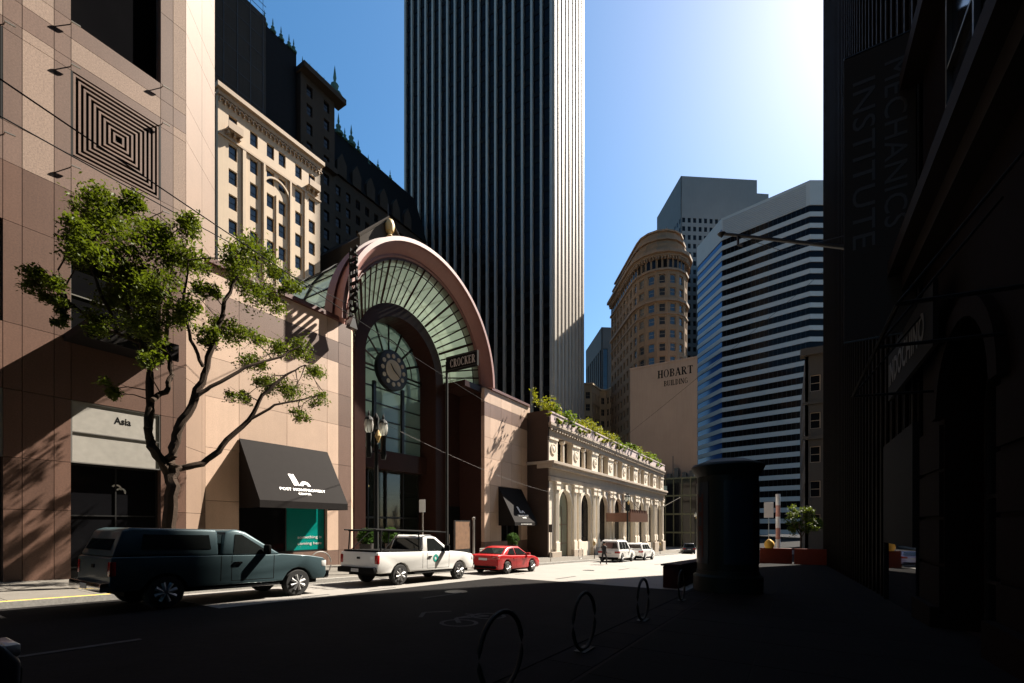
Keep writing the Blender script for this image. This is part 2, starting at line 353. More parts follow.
# ------------------------------------------------------------------ ground, road, pavements
mb = MB()
ys = [-300, -60, 80, 2500]
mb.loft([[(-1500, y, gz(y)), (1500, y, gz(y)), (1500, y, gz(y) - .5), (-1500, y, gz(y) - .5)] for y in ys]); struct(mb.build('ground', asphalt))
def strip(mb, x0, x1, y0, y1, top, m=0, thick=.3):
    cuts = sorted({y0, y1} | {c for c in (-60, 80) if y0 < c < y1})
    mb.loft([[(x0, y, gz(y) + top), (x1, y, gz(y) + top), (x1, y, gz(y) + top - thick), (x0, y, gz(y) + top - thick)] for y in cuts], m)
def slabs(mb, x0, x1, y0, y1, top, nx, step, m):
    y = y0
    while y < y1 - .01:
        for i in range(nx): strip(mb, x0 + (x1 - x0) * i / nx + .008, x0 + (x1 - x0) * (i + 1) / nx - .008, y + .008, min(y + step, y1) - .008, top, m, .1)
        y += step
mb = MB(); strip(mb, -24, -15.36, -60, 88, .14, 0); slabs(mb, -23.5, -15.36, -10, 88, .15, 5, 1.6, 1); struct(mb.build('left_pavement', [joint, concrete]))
mb = MB(); strip(mb, -15.36, -15.2, -60, 88, .155); struct(mb.build('left_kerb', kerbst))
mb = MB(); strip(mb, -15.365, -15.25, -12, 4.6, .159, thick=.02); struct(mb.build('yellow_kerb_paint', yellow))
mb = MB(); strip(mb, -2.9, 3.5, -60, 56, .14, 0); slabs(mb, -2.15, 3.0, -10, 56, .15, 3, 1.7, 1); slabs(mb, -2.9, -2.2, -10, 56, .148, 1, 1.2, 2); struct(mb.build('right_pavement', [joint, darkconc, M('kerbside_pavers', (.011, .010, .010), .8, var=.3, island=.2, spec=.03)]))  # slabs and pavers darkened to carry the street shade
mb = MB(); strip(mb, -3.06, -2.9, -60, 56, .155); struct(mb.build('right_kerb', M('shade_toned_kerb', (.013, .012, .012), .8, var=.3, spec=.03)))  # kerb stone darkened the same way, shade in its colour
mb = MB(); strip(mb, -60, -15.2, 102, 130, .15); struct(mb.build('far_pavement', concrete))
mb = MB(); strip(mb, -15.19, -11.75, 5.6, 18, .003, thick=.003); strip(mb, -15.19, -3.07, 18, 88, .003, thick=.003); mb.box(-200, 200, 88, 101.9, gz(88), gz(88) + .003); struct(mb.build('sun_toned_roadway', road_suntone))  # lighter surface laid where sun falls, edged close to the shadow line
mb = MB()
for y0 in range(-8, 80, 9):
    strip(mb, -9.35, -9.22, y0, y0 + 2.2, .009, thick=.004)
for y0 in range(-4, 76, 12): strip(mb, -12.15, -12.05, y0, y0 + .9, .009, thick=.004)
strip(mb, -12.1, -12.0, 10.4, 11.6, .0092, thick=.004)
struct(mb.build('lane_markings', roadpaint))
mb = MB()                                                          # painted bicycle symbol
for cy in (7.6, 8.7):
    for k in range(14):
        a0, a1 = 2 * math.pi * k / 14, 2 * math.pi * (k + 1) / 14
        pts = [(-6.0 + r * math.cos(a), cy + r * math.sin(a)) for r, a in ((.42, a0), (.42, a1), (.33, a1), (.33, a0))]
        mb.add([(x, y, gz(y) + .009) for x, y in pts], [(0, 1, 2, 3)])
for (xa, ya, xb, yb) in ((-6, 7.6, -6.4, 8.0), (-6.4, 8.0, -6, 8.7), (-6.4, 8.0, -6.35, 8.55), (-6.6, 8.6, -6, 8.7), (-7.1, 7.6, -7.5, 8.15), (-7.1, 8.7, -7.5, 8.15)):
    d = Vector((xb - xa, yb - ya)).normalized() * .05; mb.add([(xa - d.y, ya + d.x, gz(ya) + .0094), (xa + d.y, ya - d.x, gz(ya) + .0094), (xb + d.y, yb - d.x, gz(yb) + .0094), (xb - d.y, yb + d.x, gz(yb) + .0094)], [(0, 1, 2, 3)])
struct(mb.build('bicycle_lane_symbol', roadpaint))
mb = MB()
for (x, y, r) in ((-9.6, 12, .38), (-7.2, 19, .34), (-10.5, 26, .36)): mb.lathe([(r, 0), (r, .004)], (x, y, gz(y) + .008), 20)
struct(mb.build('manhole_covers', black))
# ================================================================== granite office building on the left
gb = thing('granite_office_building', 'pink granite office building with chamfered corner and concentric square grilles, at far left', 'building', (-21, 4, gz(4)))
F = Fr((-21, 0, 0), (0, 1))                                        # u = Y, v = z
cols = [(-15.9, -13.3), (-11.7, -9.1), (-7.5, -4.9), (-3.1, -.5), (1.1, 3.7), (5.28, 7.87)]
us = [-30]
for a, b in cols: us += [a - .42, a, b, b + .42]
us += [8.74]; us = sorted(set(round(u, 3) for u in us))
vsg = [-1.5, 2.3, 3.95, 6.1, 8.2, 11.4, 13.25, 14.5, 17.4, 17.75, 18.5, 19.1, 21.9, 24.5, 25.2, 26.0, 27.2, 30, 33, 34, 35, 36, 39, 42, 43, 44, 45, 48, 52]
def col_of(u):
    for a, b in cols:
        if a - .01 <= u < b - .01: return 'w'
        if (a - .43 <= u < a - .01) or (b - .01 <= u < b + .41): return 's'
    return 'p'
def gfn(i, j):
    c = col_of(us[i]); z = vsg[j]
    band = (17.7 < z < 18.4) or (25.1 < z < 26)
    if z < 2.29 and c == 'w': return None
    if c == 'w':
        if z < 6.0 or 8.1 < z < 11.3 or 19.0 < z < 24.4 or 26.9 < z < 33 or 36 <= z < 42 or z >= 45: return None
        if 14.4 < z < 17.3: return None
    if z < 13.2: return 1
    if c == 'p': return 2 if band else 0
    if c == 's': return 2
    return 0 if band else 2
mb = MB(F); mb.box(-30, 8.7, -1.5, 130, -3, -.5, 4); mb.box(-80, -30.01, -1.5, 130, -3, -.02, 1); facade(mb, us, vsg, gfn, .45, gap=.008)
mb.box(-30, 8.74, 52.02, 130, -3, .0, 0)
Fc = Fr((-21, 8.74, 0), (-1, 1)); mb.F = Fc                         # chamfer
cv = [-1.5, 2.3, 5.0, 7.8, 10.5, 13.25, 14.2, 17.5, 19.0, 21.9, 23.2, 25.8, 27.2, 30, 34, 38, 42, 46, 52]
facade(mb, [0.004, 1.5, 2.88], cv, lambda i, j: 5, .4, gap=.008); mb.box(.01, 2.87, -1.5, 52, -.6, -.38, 4)
mb.F = Fr((-23.04, 10.78, 0), (-1, 0)); facade(mb, [0.004, 4, 8, 12, 16, 20], cv, lambda i, j: 5, .4, gap=.008)
mb.F = None; mb.box(-43, -23.2, -80, 10.3, -1.5, 130, 4)  # unseen height and rear length added to block skylight
mb.build('wall', [gran_l, gran_d, gran_m, gran_d, joint, gran_h], gb)
def wpart(parent, F, name, me, u, v, wd): return inst(me, name, parent, F, u, v, wd)
big = wmesh('window', 2.6, 5.4, [sill, dglass], 1, 1, .05); low = wmesh('window', 2.6, 3.2, [sill, dglass], 2, 1, .05); up = wmesh('window', 2.6, 6, [sill, dglass], 1, 2, .05)
pan = wmesh('metal_panel', 2.6, 2.15, [sill, steel], 2, 1, .04); shop = wmesh('shopfront', 2.6, 5.45, [black, dglass], 3, 2, .06)
for a, b in cols[2:]:
    c = (a + b) / 2
    inst(big, 'window', gb, F, c, 19.1, -.25); inst(low, 'window', gb, F, c, 8.2, -.2); inst(up, 'window', gb, F, c, 27, -.25); inst(up, 'window', gb, F, c, 36, -.25); inst(up, 'window', gb, F, c, 45, -.25)
    inst(pan, 'metal_panel', gb, F, c, 3.95, -.03); inst(shop, 'shopfront', gb, F, c, -1.5, -.3)
mb = MB()                                                          # concentric square grille
for k in range(9):
    a = 1.24 - k * .135; b = 1.40 - k * .152
    if a < .06: break
    t = .062
    for (x0, x1, y0, y1) in ((-a, a, b - t, b), (-a, a, -b, -b + t), (-a, -a + t, -b + t, b - t), (a - t, a, -b + t, b - t)): mb.box(x0, x1, y0, y1, .0, .05, 1)
mb.box(-1.3, 1.3, -1.45, 1.45, -.02, .003, 0)
mb.box(-1.295, -1.25, -1.445, 1.445, .004, .058, 2); mb.box(1.25, 1.295, -1.445, 1.445, .004, .058, 2)
gme = mb.mesh('square_grille', [blackm, gran_m, black])
for a, b in cols[2:]: inst(gme, 'square_grille', gb, F, (a + b) / 2, 15.95, -.055)
mb = MB(); mb.tube([(0, 0, 0), (0, .0, .16)], .016, 6); mb.tube([(-.02, .0, .16), (.22, .03, .16)], .03, 6); pin = mb.mesh('wall_spotlight', [sill])
for a, b in cols[3:]:
    for u in (a - .02, b + .02):
        for v in (14.05, 18.95, 17.5, 24.5): inst(pin, 'wall_spotlight', gb, F, u, v, 0)
mb = MB(F); mb.box(5.1, 7.6, 8.05, 8.3, .003, 2.2); mb.box(5.1, 7.6, 7.7, 8.049, 2.1, 2.2); mb.build('canopy', awn, gb)
mb = MB(F); [mb.arc(.10, .16, -.318, -.312, (6.6 + q * .13, 3.15 - q * .12), a0=-20, a1=150, n=8) for q in (0, 1)]; mb.build('shop_emblem', white, gb)
letters('Asia', F, 6.45, 5.5, -.0485, .5, .26, blackm, gb, .02, depth=.004)

# ================================================================== galleria with barrel-vault entrance
GX = -22.3; YC = 24.85; ZS = 13.7
ga = thing('shopping_galleria', 'pink granite galleria with a great glazed arch entrance and clock', 'building', (GX, YC, gz(YC)))
F = Fr((GX, 0, 0), (0, 1))
gv = [-2, .35, 2.9, 5.3, 7.6, 9.4, 11.2, 12.4, 13.6]
def gcell(i, j, nar):
    z = gv[j]
    if 11.1 < z < 12.3: return 1
    if z < .3: return 1
    return 1 if i in nar else 0
mb = MB(F)
lus = [10.04, 11.5, 13.9, 16.3, 17.05, 17.95]
def lfn(i, j):
    if i in (1, 2) and 0.3 < gv[j] < 5.2: return None
    return gcell(i, j, (4,))
facade(mb, lus, gv, lfn, .35, gap=.009); mb.box(10.04, 17.93, 5.3, 13.55, -1.2, -.34, 2); mb.box(10.04, 11.48, -2, 5.3, -1.2, -.34, 2); mb.box(16.32, 17.93, -2, 5.3, -1.2, -.34, 2)
rus = [31.75, 32.6, 34.4, 36.2, 38.0, 39.7]
def rfn(i, j):
    if i in (2, 3) and -1.9 < gv[j] < 5.2: return None
    return gcell(i, j, ())
facade(mb, rus, gv, rfn, .35, gap=.009); mb.box(31.77, 39.7, 5.3, 13.55, -1.2, -.34, 2)
mb.box(31.77, 34.38, -2, 5.3, -1.2, -.34, 2); mb.box(38.02, 39.7, -2, 5.3, -1.2, -.34, 2)
mb.box(10.04, 17.0, 13.62, 13.85, -1.2, .12, 3); mb.box(32.75, 39.5, 13.62, 13.85, -1.2, .12, 3)
# recess: jambs, back wall, soffit; dark brown tone carries the recess shade
mb.box(17.0, 17.95, -2, 13.6, -3.0, -.36, 1); mb.prism([(17.955, .0), (18.45, -.5), (18.45, -.9), (17.955, -.9)], -2, 13.6, 'z', 0) if False else mb.loft([[(17.955, v, -.01), (18.5, v, -.55), (18.5, v, -2.6), (17.955, v, -2.6)] for v in (-2, 13.6)], 0); mb.box(31.75, 32.6, -2, 13.6, -3.0, -.36, 4)
mb.box(17.97, 20.28, -2, 13.6, -3.0, -2.7, 4); mb.box(29.42, 31.73, -2, 13.6, -3.0, -2.7, 4)
mb.box(29.42, 31.73, 13.2, 13.68, -2.69, -.3, 4)
mb.F = None; mb.box(-60, -23.7, 10.9, 17.0, -2, 13.5, 2); mb.box(-60, -23.7, 32.7, 39.6, -2, 13.5, 2)
mb.build('wall', [gran_c, gran_m, joint, redm, brownm], ga)
mb = MB(F)                                                         # inner portal
C = (YC, ZS)
mb.arc(3.62, 4.55, -4.6, -2.6, C, n=32); mb.box(YC - 4.55, YC - 3.62, -2, ZS, -4.6, -2.6); mb.box(YC + 3.62, YC + 4.55, -2, ZS, -4.6, -2.6)
mb.box(YC - 3.62, YC + 3.62, 6.0, 7.4, -4.7, -3.6); mb.build('inner_portal', brownm, ga)
mb = MB(F)
cone = []
for k in range(49):
    a = math.pi * k / 48; c_, s_ = math.cos(a), math.sin(a)
    cone.append([(YC + r_ * c_, ZS + r_ * s_, w_) for r_, w_ in ((6.86, -.62), (7.0, -.48), (7.12, -.48), (7.5, .22), (7.62, .3), (7.62, .42), (7.88, .42), (7.88, -1.1), (6.86, -1.1))])
mb.loft(cone, 0); mb.arc(6.7, 6.855, -1.0, -.55, C, n=48, m=2); mb.arc(7.885, 8.02, -1.05, -.3, C, n=48, m=2)
mb.build('arch_ring', [pinkm, pinkm, redm], ga, smooth=True)
mb = MB(F)                                                         # fluted fan of glass between the outer arch and the inner portal
N = 30
for k in range(N):
    a0, a1 = R(180 * k / N), R(180 * (k + 1) / N)
    p = [(YC + r * math.cos(a), ZS + r * math.sin(a), w_) for r, a, w_ in ((6.75, a0, -.5), (6.75, a1, -.5), (4.55, a1, -2.62), (4.55, a0, -2.62))]
    mb.add(p, [(0, 1, 2, 3)])
mb.build('fan_glazing', fglass, ga)
mb = MB(F)
for k in range(N + 1):
    a = R(180 * k / N); c, s_ = math.cos(a), math.sin(a)
    mb.tube([(YC + 6.75 * c, ZS + 6.75 * s_, -.46), (YC + 4.56 * c, ZS + 4.56 * s_, -2.57)], .055 if k % 5 else .09, 4)
for q in (.16,):
    r = 6.75 - q * 2.2; wv = -.5 - q * 2.12; mb.arc(r - .02, r + .02, wv - .01, wv + .05, C, n=40)
mb.build('fan_ribs', brownm, ga)
mb = MB(F); r = 3.62
poly = [(YC - r, 7.4), (YC + r, 7.4)] + [(YC + r * math.cos(math.pi * k / 24), ZS + r * math.sin(math.pi * k / 24)) for k in range(25)]
mb.prism(poly, -4.35, -4.33, 'z'); mb.build('clock_wall_glazing', cglass, ga)
mb = MB(F)
for u in (YC - 1.45, YC + 1.45): mb.box(u - .12, u + .12, 7.4, 12.6, -4.32, -4.1)
for v in (8.6, 9.8, 11, 12.2, 13.4): mb.box(YC - 3.6, YC + 3.6, v - .035, v + .035, -4.33, -4.2)
for k in range(9):
    a = R(180 * k / 8 if k not in (0, 8) else 180 * k / 8); mb.tube([(YC + 1.5 * math.cos(a), ZS + 1.5 * math.sin(a), -4.22), (YC + 3.6 * math.cos(a), ZS + 3.6 * math.sin(a), -4.22)], .09, 4)
mb.arc(2.55, 2.6, -4.3, -4.24, C, n=30); mb.build('mullions', black, ga)
mb = MB(F); mb.arc(2.75, 3.0, -5.3, -5.1, (YC + .3, ZS - 1), a0=-60, a1=120, n=24); mb.box(YC - .2, YC + .2, 6.5, 12.3, -5.5, -5.2); mb.build('blue_steel_frame', bluemet, ga)
cl = MB(F); cl.lathe([(1.54, -4.1), (1.54, -3.75), (1.35, -3.7), (.02, -3.7)], (YC, ZS, 0), 40); clo = cl.build('clock', black, ga, smooth=True)
mb = MB(F); mb.lathe([(.78, -3.699), (.78, -3.66), (.02, -3.655)], (YC, ZS, 0), 28)
for k in range(12):
    a = R(30 * k); mb.lathe([(.17, -3.699), (.17, -3.66), (.01, -3.655)], (YC + 1.08 * math.cos(a), ZS + 1.08 * math.sin(a), 0), 10)
mb.build('clock_dial', clockf, clo)
mb = MB(F)
for a, L in ((128, .55), (-35, .75)):
    mb.tube([(YC, ZS, -3.63), (YC + L * math.cos(R(a)), ZS + L * math.sin(R(a)), -3.63)], [.07, .03], 4)
mb.build('clock_hands', black, clo)
mb = MB(F)                                                          # entrance doors
for k in range(5):
    u = YC - 3.6 + k * 1.8; mb.box(u - .05, u + .05, -1.0, 6.0, -4.6, -4.45)
mb.box(YC - 3.6, YC + 3.6, 2.3, 2.45, -4.6, -4.45); mb.build('entrance_frame', black, ga)
mb = MB(F); mb.box(YC - 3.6, YC + 3.6, -1.0, 6.0, -4.66, -4.62); mb.build('entrance_glazing', glassmat('entrance_glass', (.022, .03, .026), .35, .05, .1), ga)
mb = MB(F); mb.box(30.0, 31.6, -1.2, 3.4, -2.69, -2.6); dr = mb.build('side_door', blackm, ga)
mb = MB(F); mb.tube([(30.2, .2, -2.58), (30.2, 1.0, -2.58)], .03, 6); mb.build('handle', sill, dr)
mb = MB(F)
for u, v in ((YC - .9, 5.1), (YC + 1.2, 5.1)): mb.lathe([(.02, .1), (.1, .06), (.1, -.02), (.02, -.06)], (u, v, -8), 10)
mb.build('pendant_lamps', warm, ga)
# vault going back, interior floor and end
mb = MB(F)
NV, NL = 18, 12
for k in range(NV):
    for q in range(NL):
        a0, a1 = R(180 * k / NV), R(180 * (k + 1) / NV); w0, w1 = -1.15 - q * 3, -1.15 - (q + 1) * 3
        mb.add([(YC + 7.55 * math.cos(a), ZS + 7.55 * math.sin(a), w_) for a, w_ in ((a0, w0), (a1, w0), (a1, w1), (a0, w1))], [(0, 1, 2, 3)])
mb.build('glass_vault', vglass, ga)
mb = MB(F)
for q in range(NL + 1): mb.arc(7.5, 7.67, -1.2 - q * 3, -1.11 - q * 3, C, n=NV)
for k in range(NV + 1):
    a = R(180 * k / NV); mb.tube([(YC + 7.6 * math.cos(a), ZS + 7.6 * math.sin(a), -1.16), (YC + 7.6 * math.cos(a), ZS + 7.6 * math.sin(a), -37.1)], .05, 4)
mb.build('vault_ribs', ironm, ga)
mb = MB(F); mb.box(17.1, 32.6, -1.2, -.95, -38, -3.05, 0); mb.box(17.1, 32.6, -1, 21, -38.3, -38, 1); mb.box(17.1, 20, 4.4, 4.8, -38, -8, 1); mb.box(29.7, 32.6, 4.4, 4.8, -38, -8, 1); mb.build('hall_interior', [concrete, gran_m], ga)
def awning(u0, u1, top, nose, out, drop, lw, logo):
    mb = MB(F)
    mb.add([(u0, top, .02), (u1, top, .02), (u1, nose, out), (u0, nose, out), (u0, nose - drop, out), (u1, nose - drop, out), (u0, nose - drop, .02), (u1, nose - drop, .02)],
           [(0, 3, 2, 1), (3, 4, 5, 2), (0, 6, 4, 3), (1, 2, 5, 7), ])
    a = mb.build('awning', awn, ga)
    mb = MB(F)
    for k in range(int((u1 - u0) / .9) + 1):
        u = min(u1 - .03, u0 + .03 + k * .9); mb.tube([(u, nose - .02, out - .03), (u, nose - .02, .04)], .015, 5); mb.tube([(u, top - .16, .04), (u, nose - .06, out - .05)], .015, 5)
    mb.build('awning_frame', black, a)
    n = Vector((0, top - nose, out)); L = n.length; sl = Vector((0, top - nose, .02 - out)).normalized()      # text frame on the slope
    uu = F.to_3x3() @ Vector((1, 0, 0)); vv = F.to_3x3() @ sl; ww = uu.cross(vv); o = F @ Vector(((u0 + u1) / 2, nose, out))
    T = Matrix(((uu.x, vv.x, ww.x, o.x), (uu.y, vv.y, ww.y, o.y), (uu.z, vv.z, ww.z, o.z), (0, 0, 0, 1)))
    letters('POST MONTGOMERY', T, -lw / 2, .62, .008, lw, .16, white, a, .02, 1.1); letters('CENTER', T, -.35, .40, .008, .7, .12, white, a, .02, 1.1)
    mb = MB(T)
    mb.prism([(-.42, .95), (-.27, .95), (-.40, 1.62), (-.55, 1.62)], .008, .016, 'z'); mb.prism([(-.22, .95), (-.12, .95), (-.27, 1.62), (-.36, 1.62)], .008, .016, 'z')
    mb.arc(.12, .28, .008, .016, (.2, .95), n=12); mb.build('logo', white, a)
    letters('POST MONTGOMERY CENTER', F, (u0 + u1) / 2 - lw / 2, nose - drop + .07, out + .006, lw, .1, white, a, .02) if logo else None
awning(11.5, 16.3, 5.92, 2.95, 1.76, .34, 2.5, False); awning(33.9, 38.0, 5.25, 2.05, 1.75, .3, 2.0, True)
mb = MB(F); mb.box(11.52, 16.28, .36, 5.28, -.5, -.2, 0); mb.box(13.88, 13.94, .36, 5.28, -.21, -.12, 1); mb.box(11.52, 16.28, .36, .42, -.21, -.1, 1); mb.build('shop_window', [dglass, black], ga)
mb = MB(F); mb.box(13.98, 16.2, .45, 4.9, -.19, -.17); tp = mb.build('poster', teal, ga)
letters('something is', F, 14.6, 1.02, -.168, 1.45, .2, white, tp, -.005); letters('coming here', F, 14.6, .68, -.168, 1.45, .2, white, tp, -.005)
mb = MB(F); mb.box(34.42, 37.98, -2, 5.28, -.9, -.6, 0); mb.box(36.15, 36.25, -2, 5.28, -.61, -.5, 1); mb.build('shop_window', [dglass, black], ga)
# vertical blade sign on the arch
sg = MB(F); sg.box(17.42, 17.56, 13.9, 17.9, .46, .56); sgo = sg.build('vertical_sign', blackm, ga)
sgF = Fr((GX + .5, 17.49, 0), (1, 0))
letters('GALLERIA', sgF, .72, 14.0, .05, 3.8, .62, blackm, sgo, .03, 1.05, rot=90, depth=.12)
mb = MB(F); mb.prism([(17.2, 13.2), (17.75, 13.2), (17.5, 14.0)], .45, .8, 'z'); mb.build('sign_bracket', black, sgo)

# ================================================================== bank with arcade and roof garden
BX = -20.0; Y0 = 39.4; PIT = 5.65; NB = 8; Y1 = Y0 + NB * PIT + 1.6
bk = thing('bank_building', 'low classical limestone bank with arched bays, medallions and a planted roof parapet', 'building', (BX, (Y0 + Y1) / 2, gz(60)))
F = Fr((BX, 0, 0), (0, 1))
base = lambda y: gz(y) + .15
mb = MB(F)
zsp = 3.85; ztop = 6.1
for k in range(NB):                                                # arcade wall with real arched openings
    c = Y0 + 3.7 + k * PIT; r = 1.55; u0, u1 = c - PIT / 2 if k else Y0, c + PIT / 2 if k < NB - 1 else Y1
    mb.box(u0, c - r, -3.2, zsp, -1.2, 0); mb.box(c + r, u1, -3.2, zsp, -1.2, 0)
    n = 12; P = [(c + r * math.cos(math.pi * q / n), zsp + r * math.sin(math.pi * q / n)) for q in range(n + 1)]
    mb.prism([(u1, zsp), (u1, ztop), (c, ztop)] + P[:n // 2 + 1][::-1], -1.2, 0, 'z'); mb.prism([(c, ztop), (u0, ztop), (u0, zsp)] + P[n // 2:][::-1], -1.2, 0, 'z')
mb.box(Y0, Y1, 8.05, 10.6, -3.2, -1.4)                              # attic back wall
mb.F = None; mb.box(-40, BX - 1.25, Y0 + .1, Y1, -3.2, 8, 0); mb.box(-40, BX - 3.3, Y0 + .1, Y1, 8, 12.4, 0); mb.box(-40, BX - .02, Y1 - .5, Y1 + .004, -3.2, 12.3, 0)
mb.box(-40, BX, Y0 - .25, Y0 - .004, -3, 12.3, 1)                   # side wall, stone darkened so its shade is in the colour
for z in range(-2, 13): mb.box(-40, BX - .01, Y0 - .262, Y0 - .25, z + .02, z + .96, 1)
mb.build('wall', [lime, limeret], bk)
mb = MB(F)
mb.box(Y0 - .15, Y1 + .1, 6.102, 6.6, -1.2, .22); mb.box(Y0 - .1, Y1 + .05, 6.602, 7.35, -1.2, .12); mb.box(Y0 - .3, Y1 + .2, 7.352, 7.75, -1.2, .5); mb.box(Y0 - .4, Y1 + .3, 7.752, 8.05, -3.2, .72)
mb.build('entablature', limed, bk, bevel=.03, seg=1)  # darker stone tone deepens the shade under the ledge
mb = MB(F)
mb.box(Y0, Y1, 10.6, 11.1, -3.2, .04, 0); mb.box(Y0 - .1, Y1 + .1, 11.35, 11.55, -3.2, .27, 0); mb.box(Y0 - .2, Y1 + .2, 11.55, 11.8, -3.2, .34, 0); mb.box(Y0, Y1, 11.102, 11.348, -3.2, .1, 0)
u = Y0
mb.box(Y0, Y1, 11.1, 11.35, -3.2, .1, 0)
while u < Y1: mb.box(u, u + .3, 11.1, 11.35, .05, .24, 0); u += .62
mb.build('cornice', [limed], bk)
mb = MB(F)
for k in range(18):
    u = Y0 + k * (Y1 - Y0) / 18; mb.box(u + .01, u + (Y1 - Y0) / 18 - .01, 11.81, 12.75, -.15, .18)
mb.box(Y0 - .05, Y1, 12.76, 12.9, -.2, .24); mb.build('parapet', pinkpar, bk)
# pilaster, arch trim, medallion panel, attic column, window (one mesh each, copied)
mb = MB()
mb.box(-.42, .42, -.0, .9, 0, .34); mb.box(-.36, .36, .9, 6.15, 0, .26)
for q in (-.22, -.07, .08, .23): mb.box(q - .03, q + .03, 1.1, 6.1, .262, .285)
mb.box(-.46, .46, 6.15, 6.5, 0, .40); mb.box(-.40, .40, 6.5, 6.75, 0, .34); mb.box(-.5, .5, 6.75, 6.95, 0, .42); pil = mb.mesh('pilaster', lime, bevel=.02, seg=1)
mb = MB(); mb.arc(1.56, 1.78, .0, .08, (0, 0), n=16); mb.prism([(-.16, 1.5), (.16, 1.5), (.26, 2.1), (-.26, 2.1)], .0, .2, 'z'); arc_ = mb.mesh('arch_trim', lime)
mb = MB(); mb.box(-1.0, 1.0, 0, 2.54, -.7, -.05); mb.arc(.42, .55, -.049, .03, (0, 1.3), a0=0, a1=360, n=20); mb.lathe([(.36, -.05), (.30, .02), (.1, .06)], (0, 1.3, 0), 16); mb.box(-1.0, 1.0, 2.2, 2.4, -.049, .06); med = mb.mesh('medallion_panel', lime, smooth=False)
mb = MB(); mb.lathe([(.34, -.9), (.30, -.88)], (0, 0, 0), 4) if False else None
def column_mesh():
    mb = MB(); n = 12; prof = [(.34, 0), (.34, .15), (.27, .2), (.25, 1.9), (.23, 2.1), (.36, 2.2), (.38, 2.42)]; rings = []
    for r, z in prof: rings.append([(r * math.cos(2 * math.pi * k / n), z, -.28 + .8 * r * math.sin(2 * math.pi * k / n)) for k in range(n)])
    mb.loft(rings); return mb.mesh('attic_column', lime, smooth=True)
acol = column_mesh(); ashade = wmesh('attic_shade_pane', 3.64, 2.5, [limeret, dglass], 2, 3, .1)  # dark panes added to deepen the shade in the attic openings
bwin = wmesh('arched_window', 3.1, 6.6, [blackm, dglass], 3, 2, .07, True); bdoor = wmesh('arched_window', 3.1, 7.5, [bronze, paleglass], 3, 2, .09, True)
mb = MB(); mb.box(-1.55, 1.55, 0, 1.6, -.45, -.12); apron = mb.mesh('window_apron', lime)
for k in range(NB):
    c = Y0 + 3.7 + k * PIT; b = base(c)
    inst(arc_, 'arch_trim', bk, F, c, zsp, 0)
    if k in (0, 4): inst(bdoor, 'arched_window', bk, F, c, zsp + 1.55 - 7.5, -.45)
    else: inst(bwin, 'arched_window', bk, F, c, zsp + 1.55 - 6.6, -.42); o = inst(apron, 'window_apron', bk, F, c, b, 0)
    for s_ in (-1, 1): inst(pil, 'pilaster', bk, F, c + s_ * 2.2, -.85, -.06)
    inst(ashade, 'attic_shade_pane', bk, F, c - .15, 8.06, -.62)
    inst(acol, 'attic_column', bk, F, c - .15, 8.06, 0)
    o = inst(med, 'medallion_panel', bk, F, Y0 + 1.0 + k * PIT, 8.06, 0)
inst(med, 'medallion_panel', bk, F, Y1 - .95, 8.06, 0)
for k in range(NB + 1):
    c0 = Y0 if k == 0 else Y0 + 3.7 + (k - 1) * PIT + 1.55; c1 = Y1 if k == NB else Y0 + 3.7 + k * PIT - 1.55
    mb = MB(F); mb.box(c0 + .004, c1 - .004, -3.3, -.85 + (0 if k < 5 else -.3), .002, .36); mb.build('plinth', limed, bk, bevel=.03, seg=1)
mb = MB(F)
mb.box(54.6, 62.5, 2.2, 2.45, .3, 3.4, 0); mb.box(54.6, 62.5, 2.45, 3.3, 3.2, 3.4, 0); mb.box(54.6, 54.8, 2.45, 3.3, .3, 3.2, 0); mb.box(62.3, 62.5, 2.45, 3.3, .3, 3.2, 0)
for u in range(10): mb.prism([(54.7 + u * .78, 3.3), (55.3 + u * .78, 3.3), (55.0 + u * .78, 3.75)], 3.22, 3.38, 'z', 0)
for u in (55, 62): mb.tube([(u, 3.2, 3.2), (u, 6.2, .1)], .035, 6, 0)
mb.build('entrance_marquee', bronze, bk)
fp = MB(); fp.tube([(-19.9, 82.0, 4.6), (-16.4, 82.6, 6.6)], [.06, .04], 8); fp.lathe([(.01, .1), (.09, 0), (.01, -.1)], (-16.4, 82.6, 6.6), 8); tag(fp.build('flagpole', sill), 'thin pale flagpole slanting out from the far end of the limestone bank', 'flagpole')

# roof garden plants
rg = random.Random(3)
kinds = ['sprawling yellow green shrub', 'low clump of bright green foliage', 'rounded golden green bush', 'feathery arching palm fronds']
gard = [(39.9, 1.0, 0, 'at the near corner of the bank roof'), (42.2, .55, 1, 'next along from the near corner of the bank roof'), (44.8, .5, 1, 'trailing over the second medallion of the bank parapet'), (48.2, .5, 0, 'left of the tallest golden bush on the bank roof'),
        (52.0, 1.05, 2, 'tallest of the near half of the bank roof garden'), (55.0, .75, 2, 'just right of the tallest golden bush on the bank roof'), (58.0, .65, 0, 'in the middle of the bank roof garden'), (61.2, .75, 1, 'left of the palm fronds on the bank roof'),
        (65.0, .9, 3, 'standing above the other plants on the bank roof'), (68.5, .9, 1, 'right of the palm fronds on the bank roof'), (72.5, .8, 0, 'third from the far end of the bank roof'), (76.5, .75, 1, 'second from the far end of the bank roof'), (81, .7, 1, 'at the far end of the bank roof garden')]
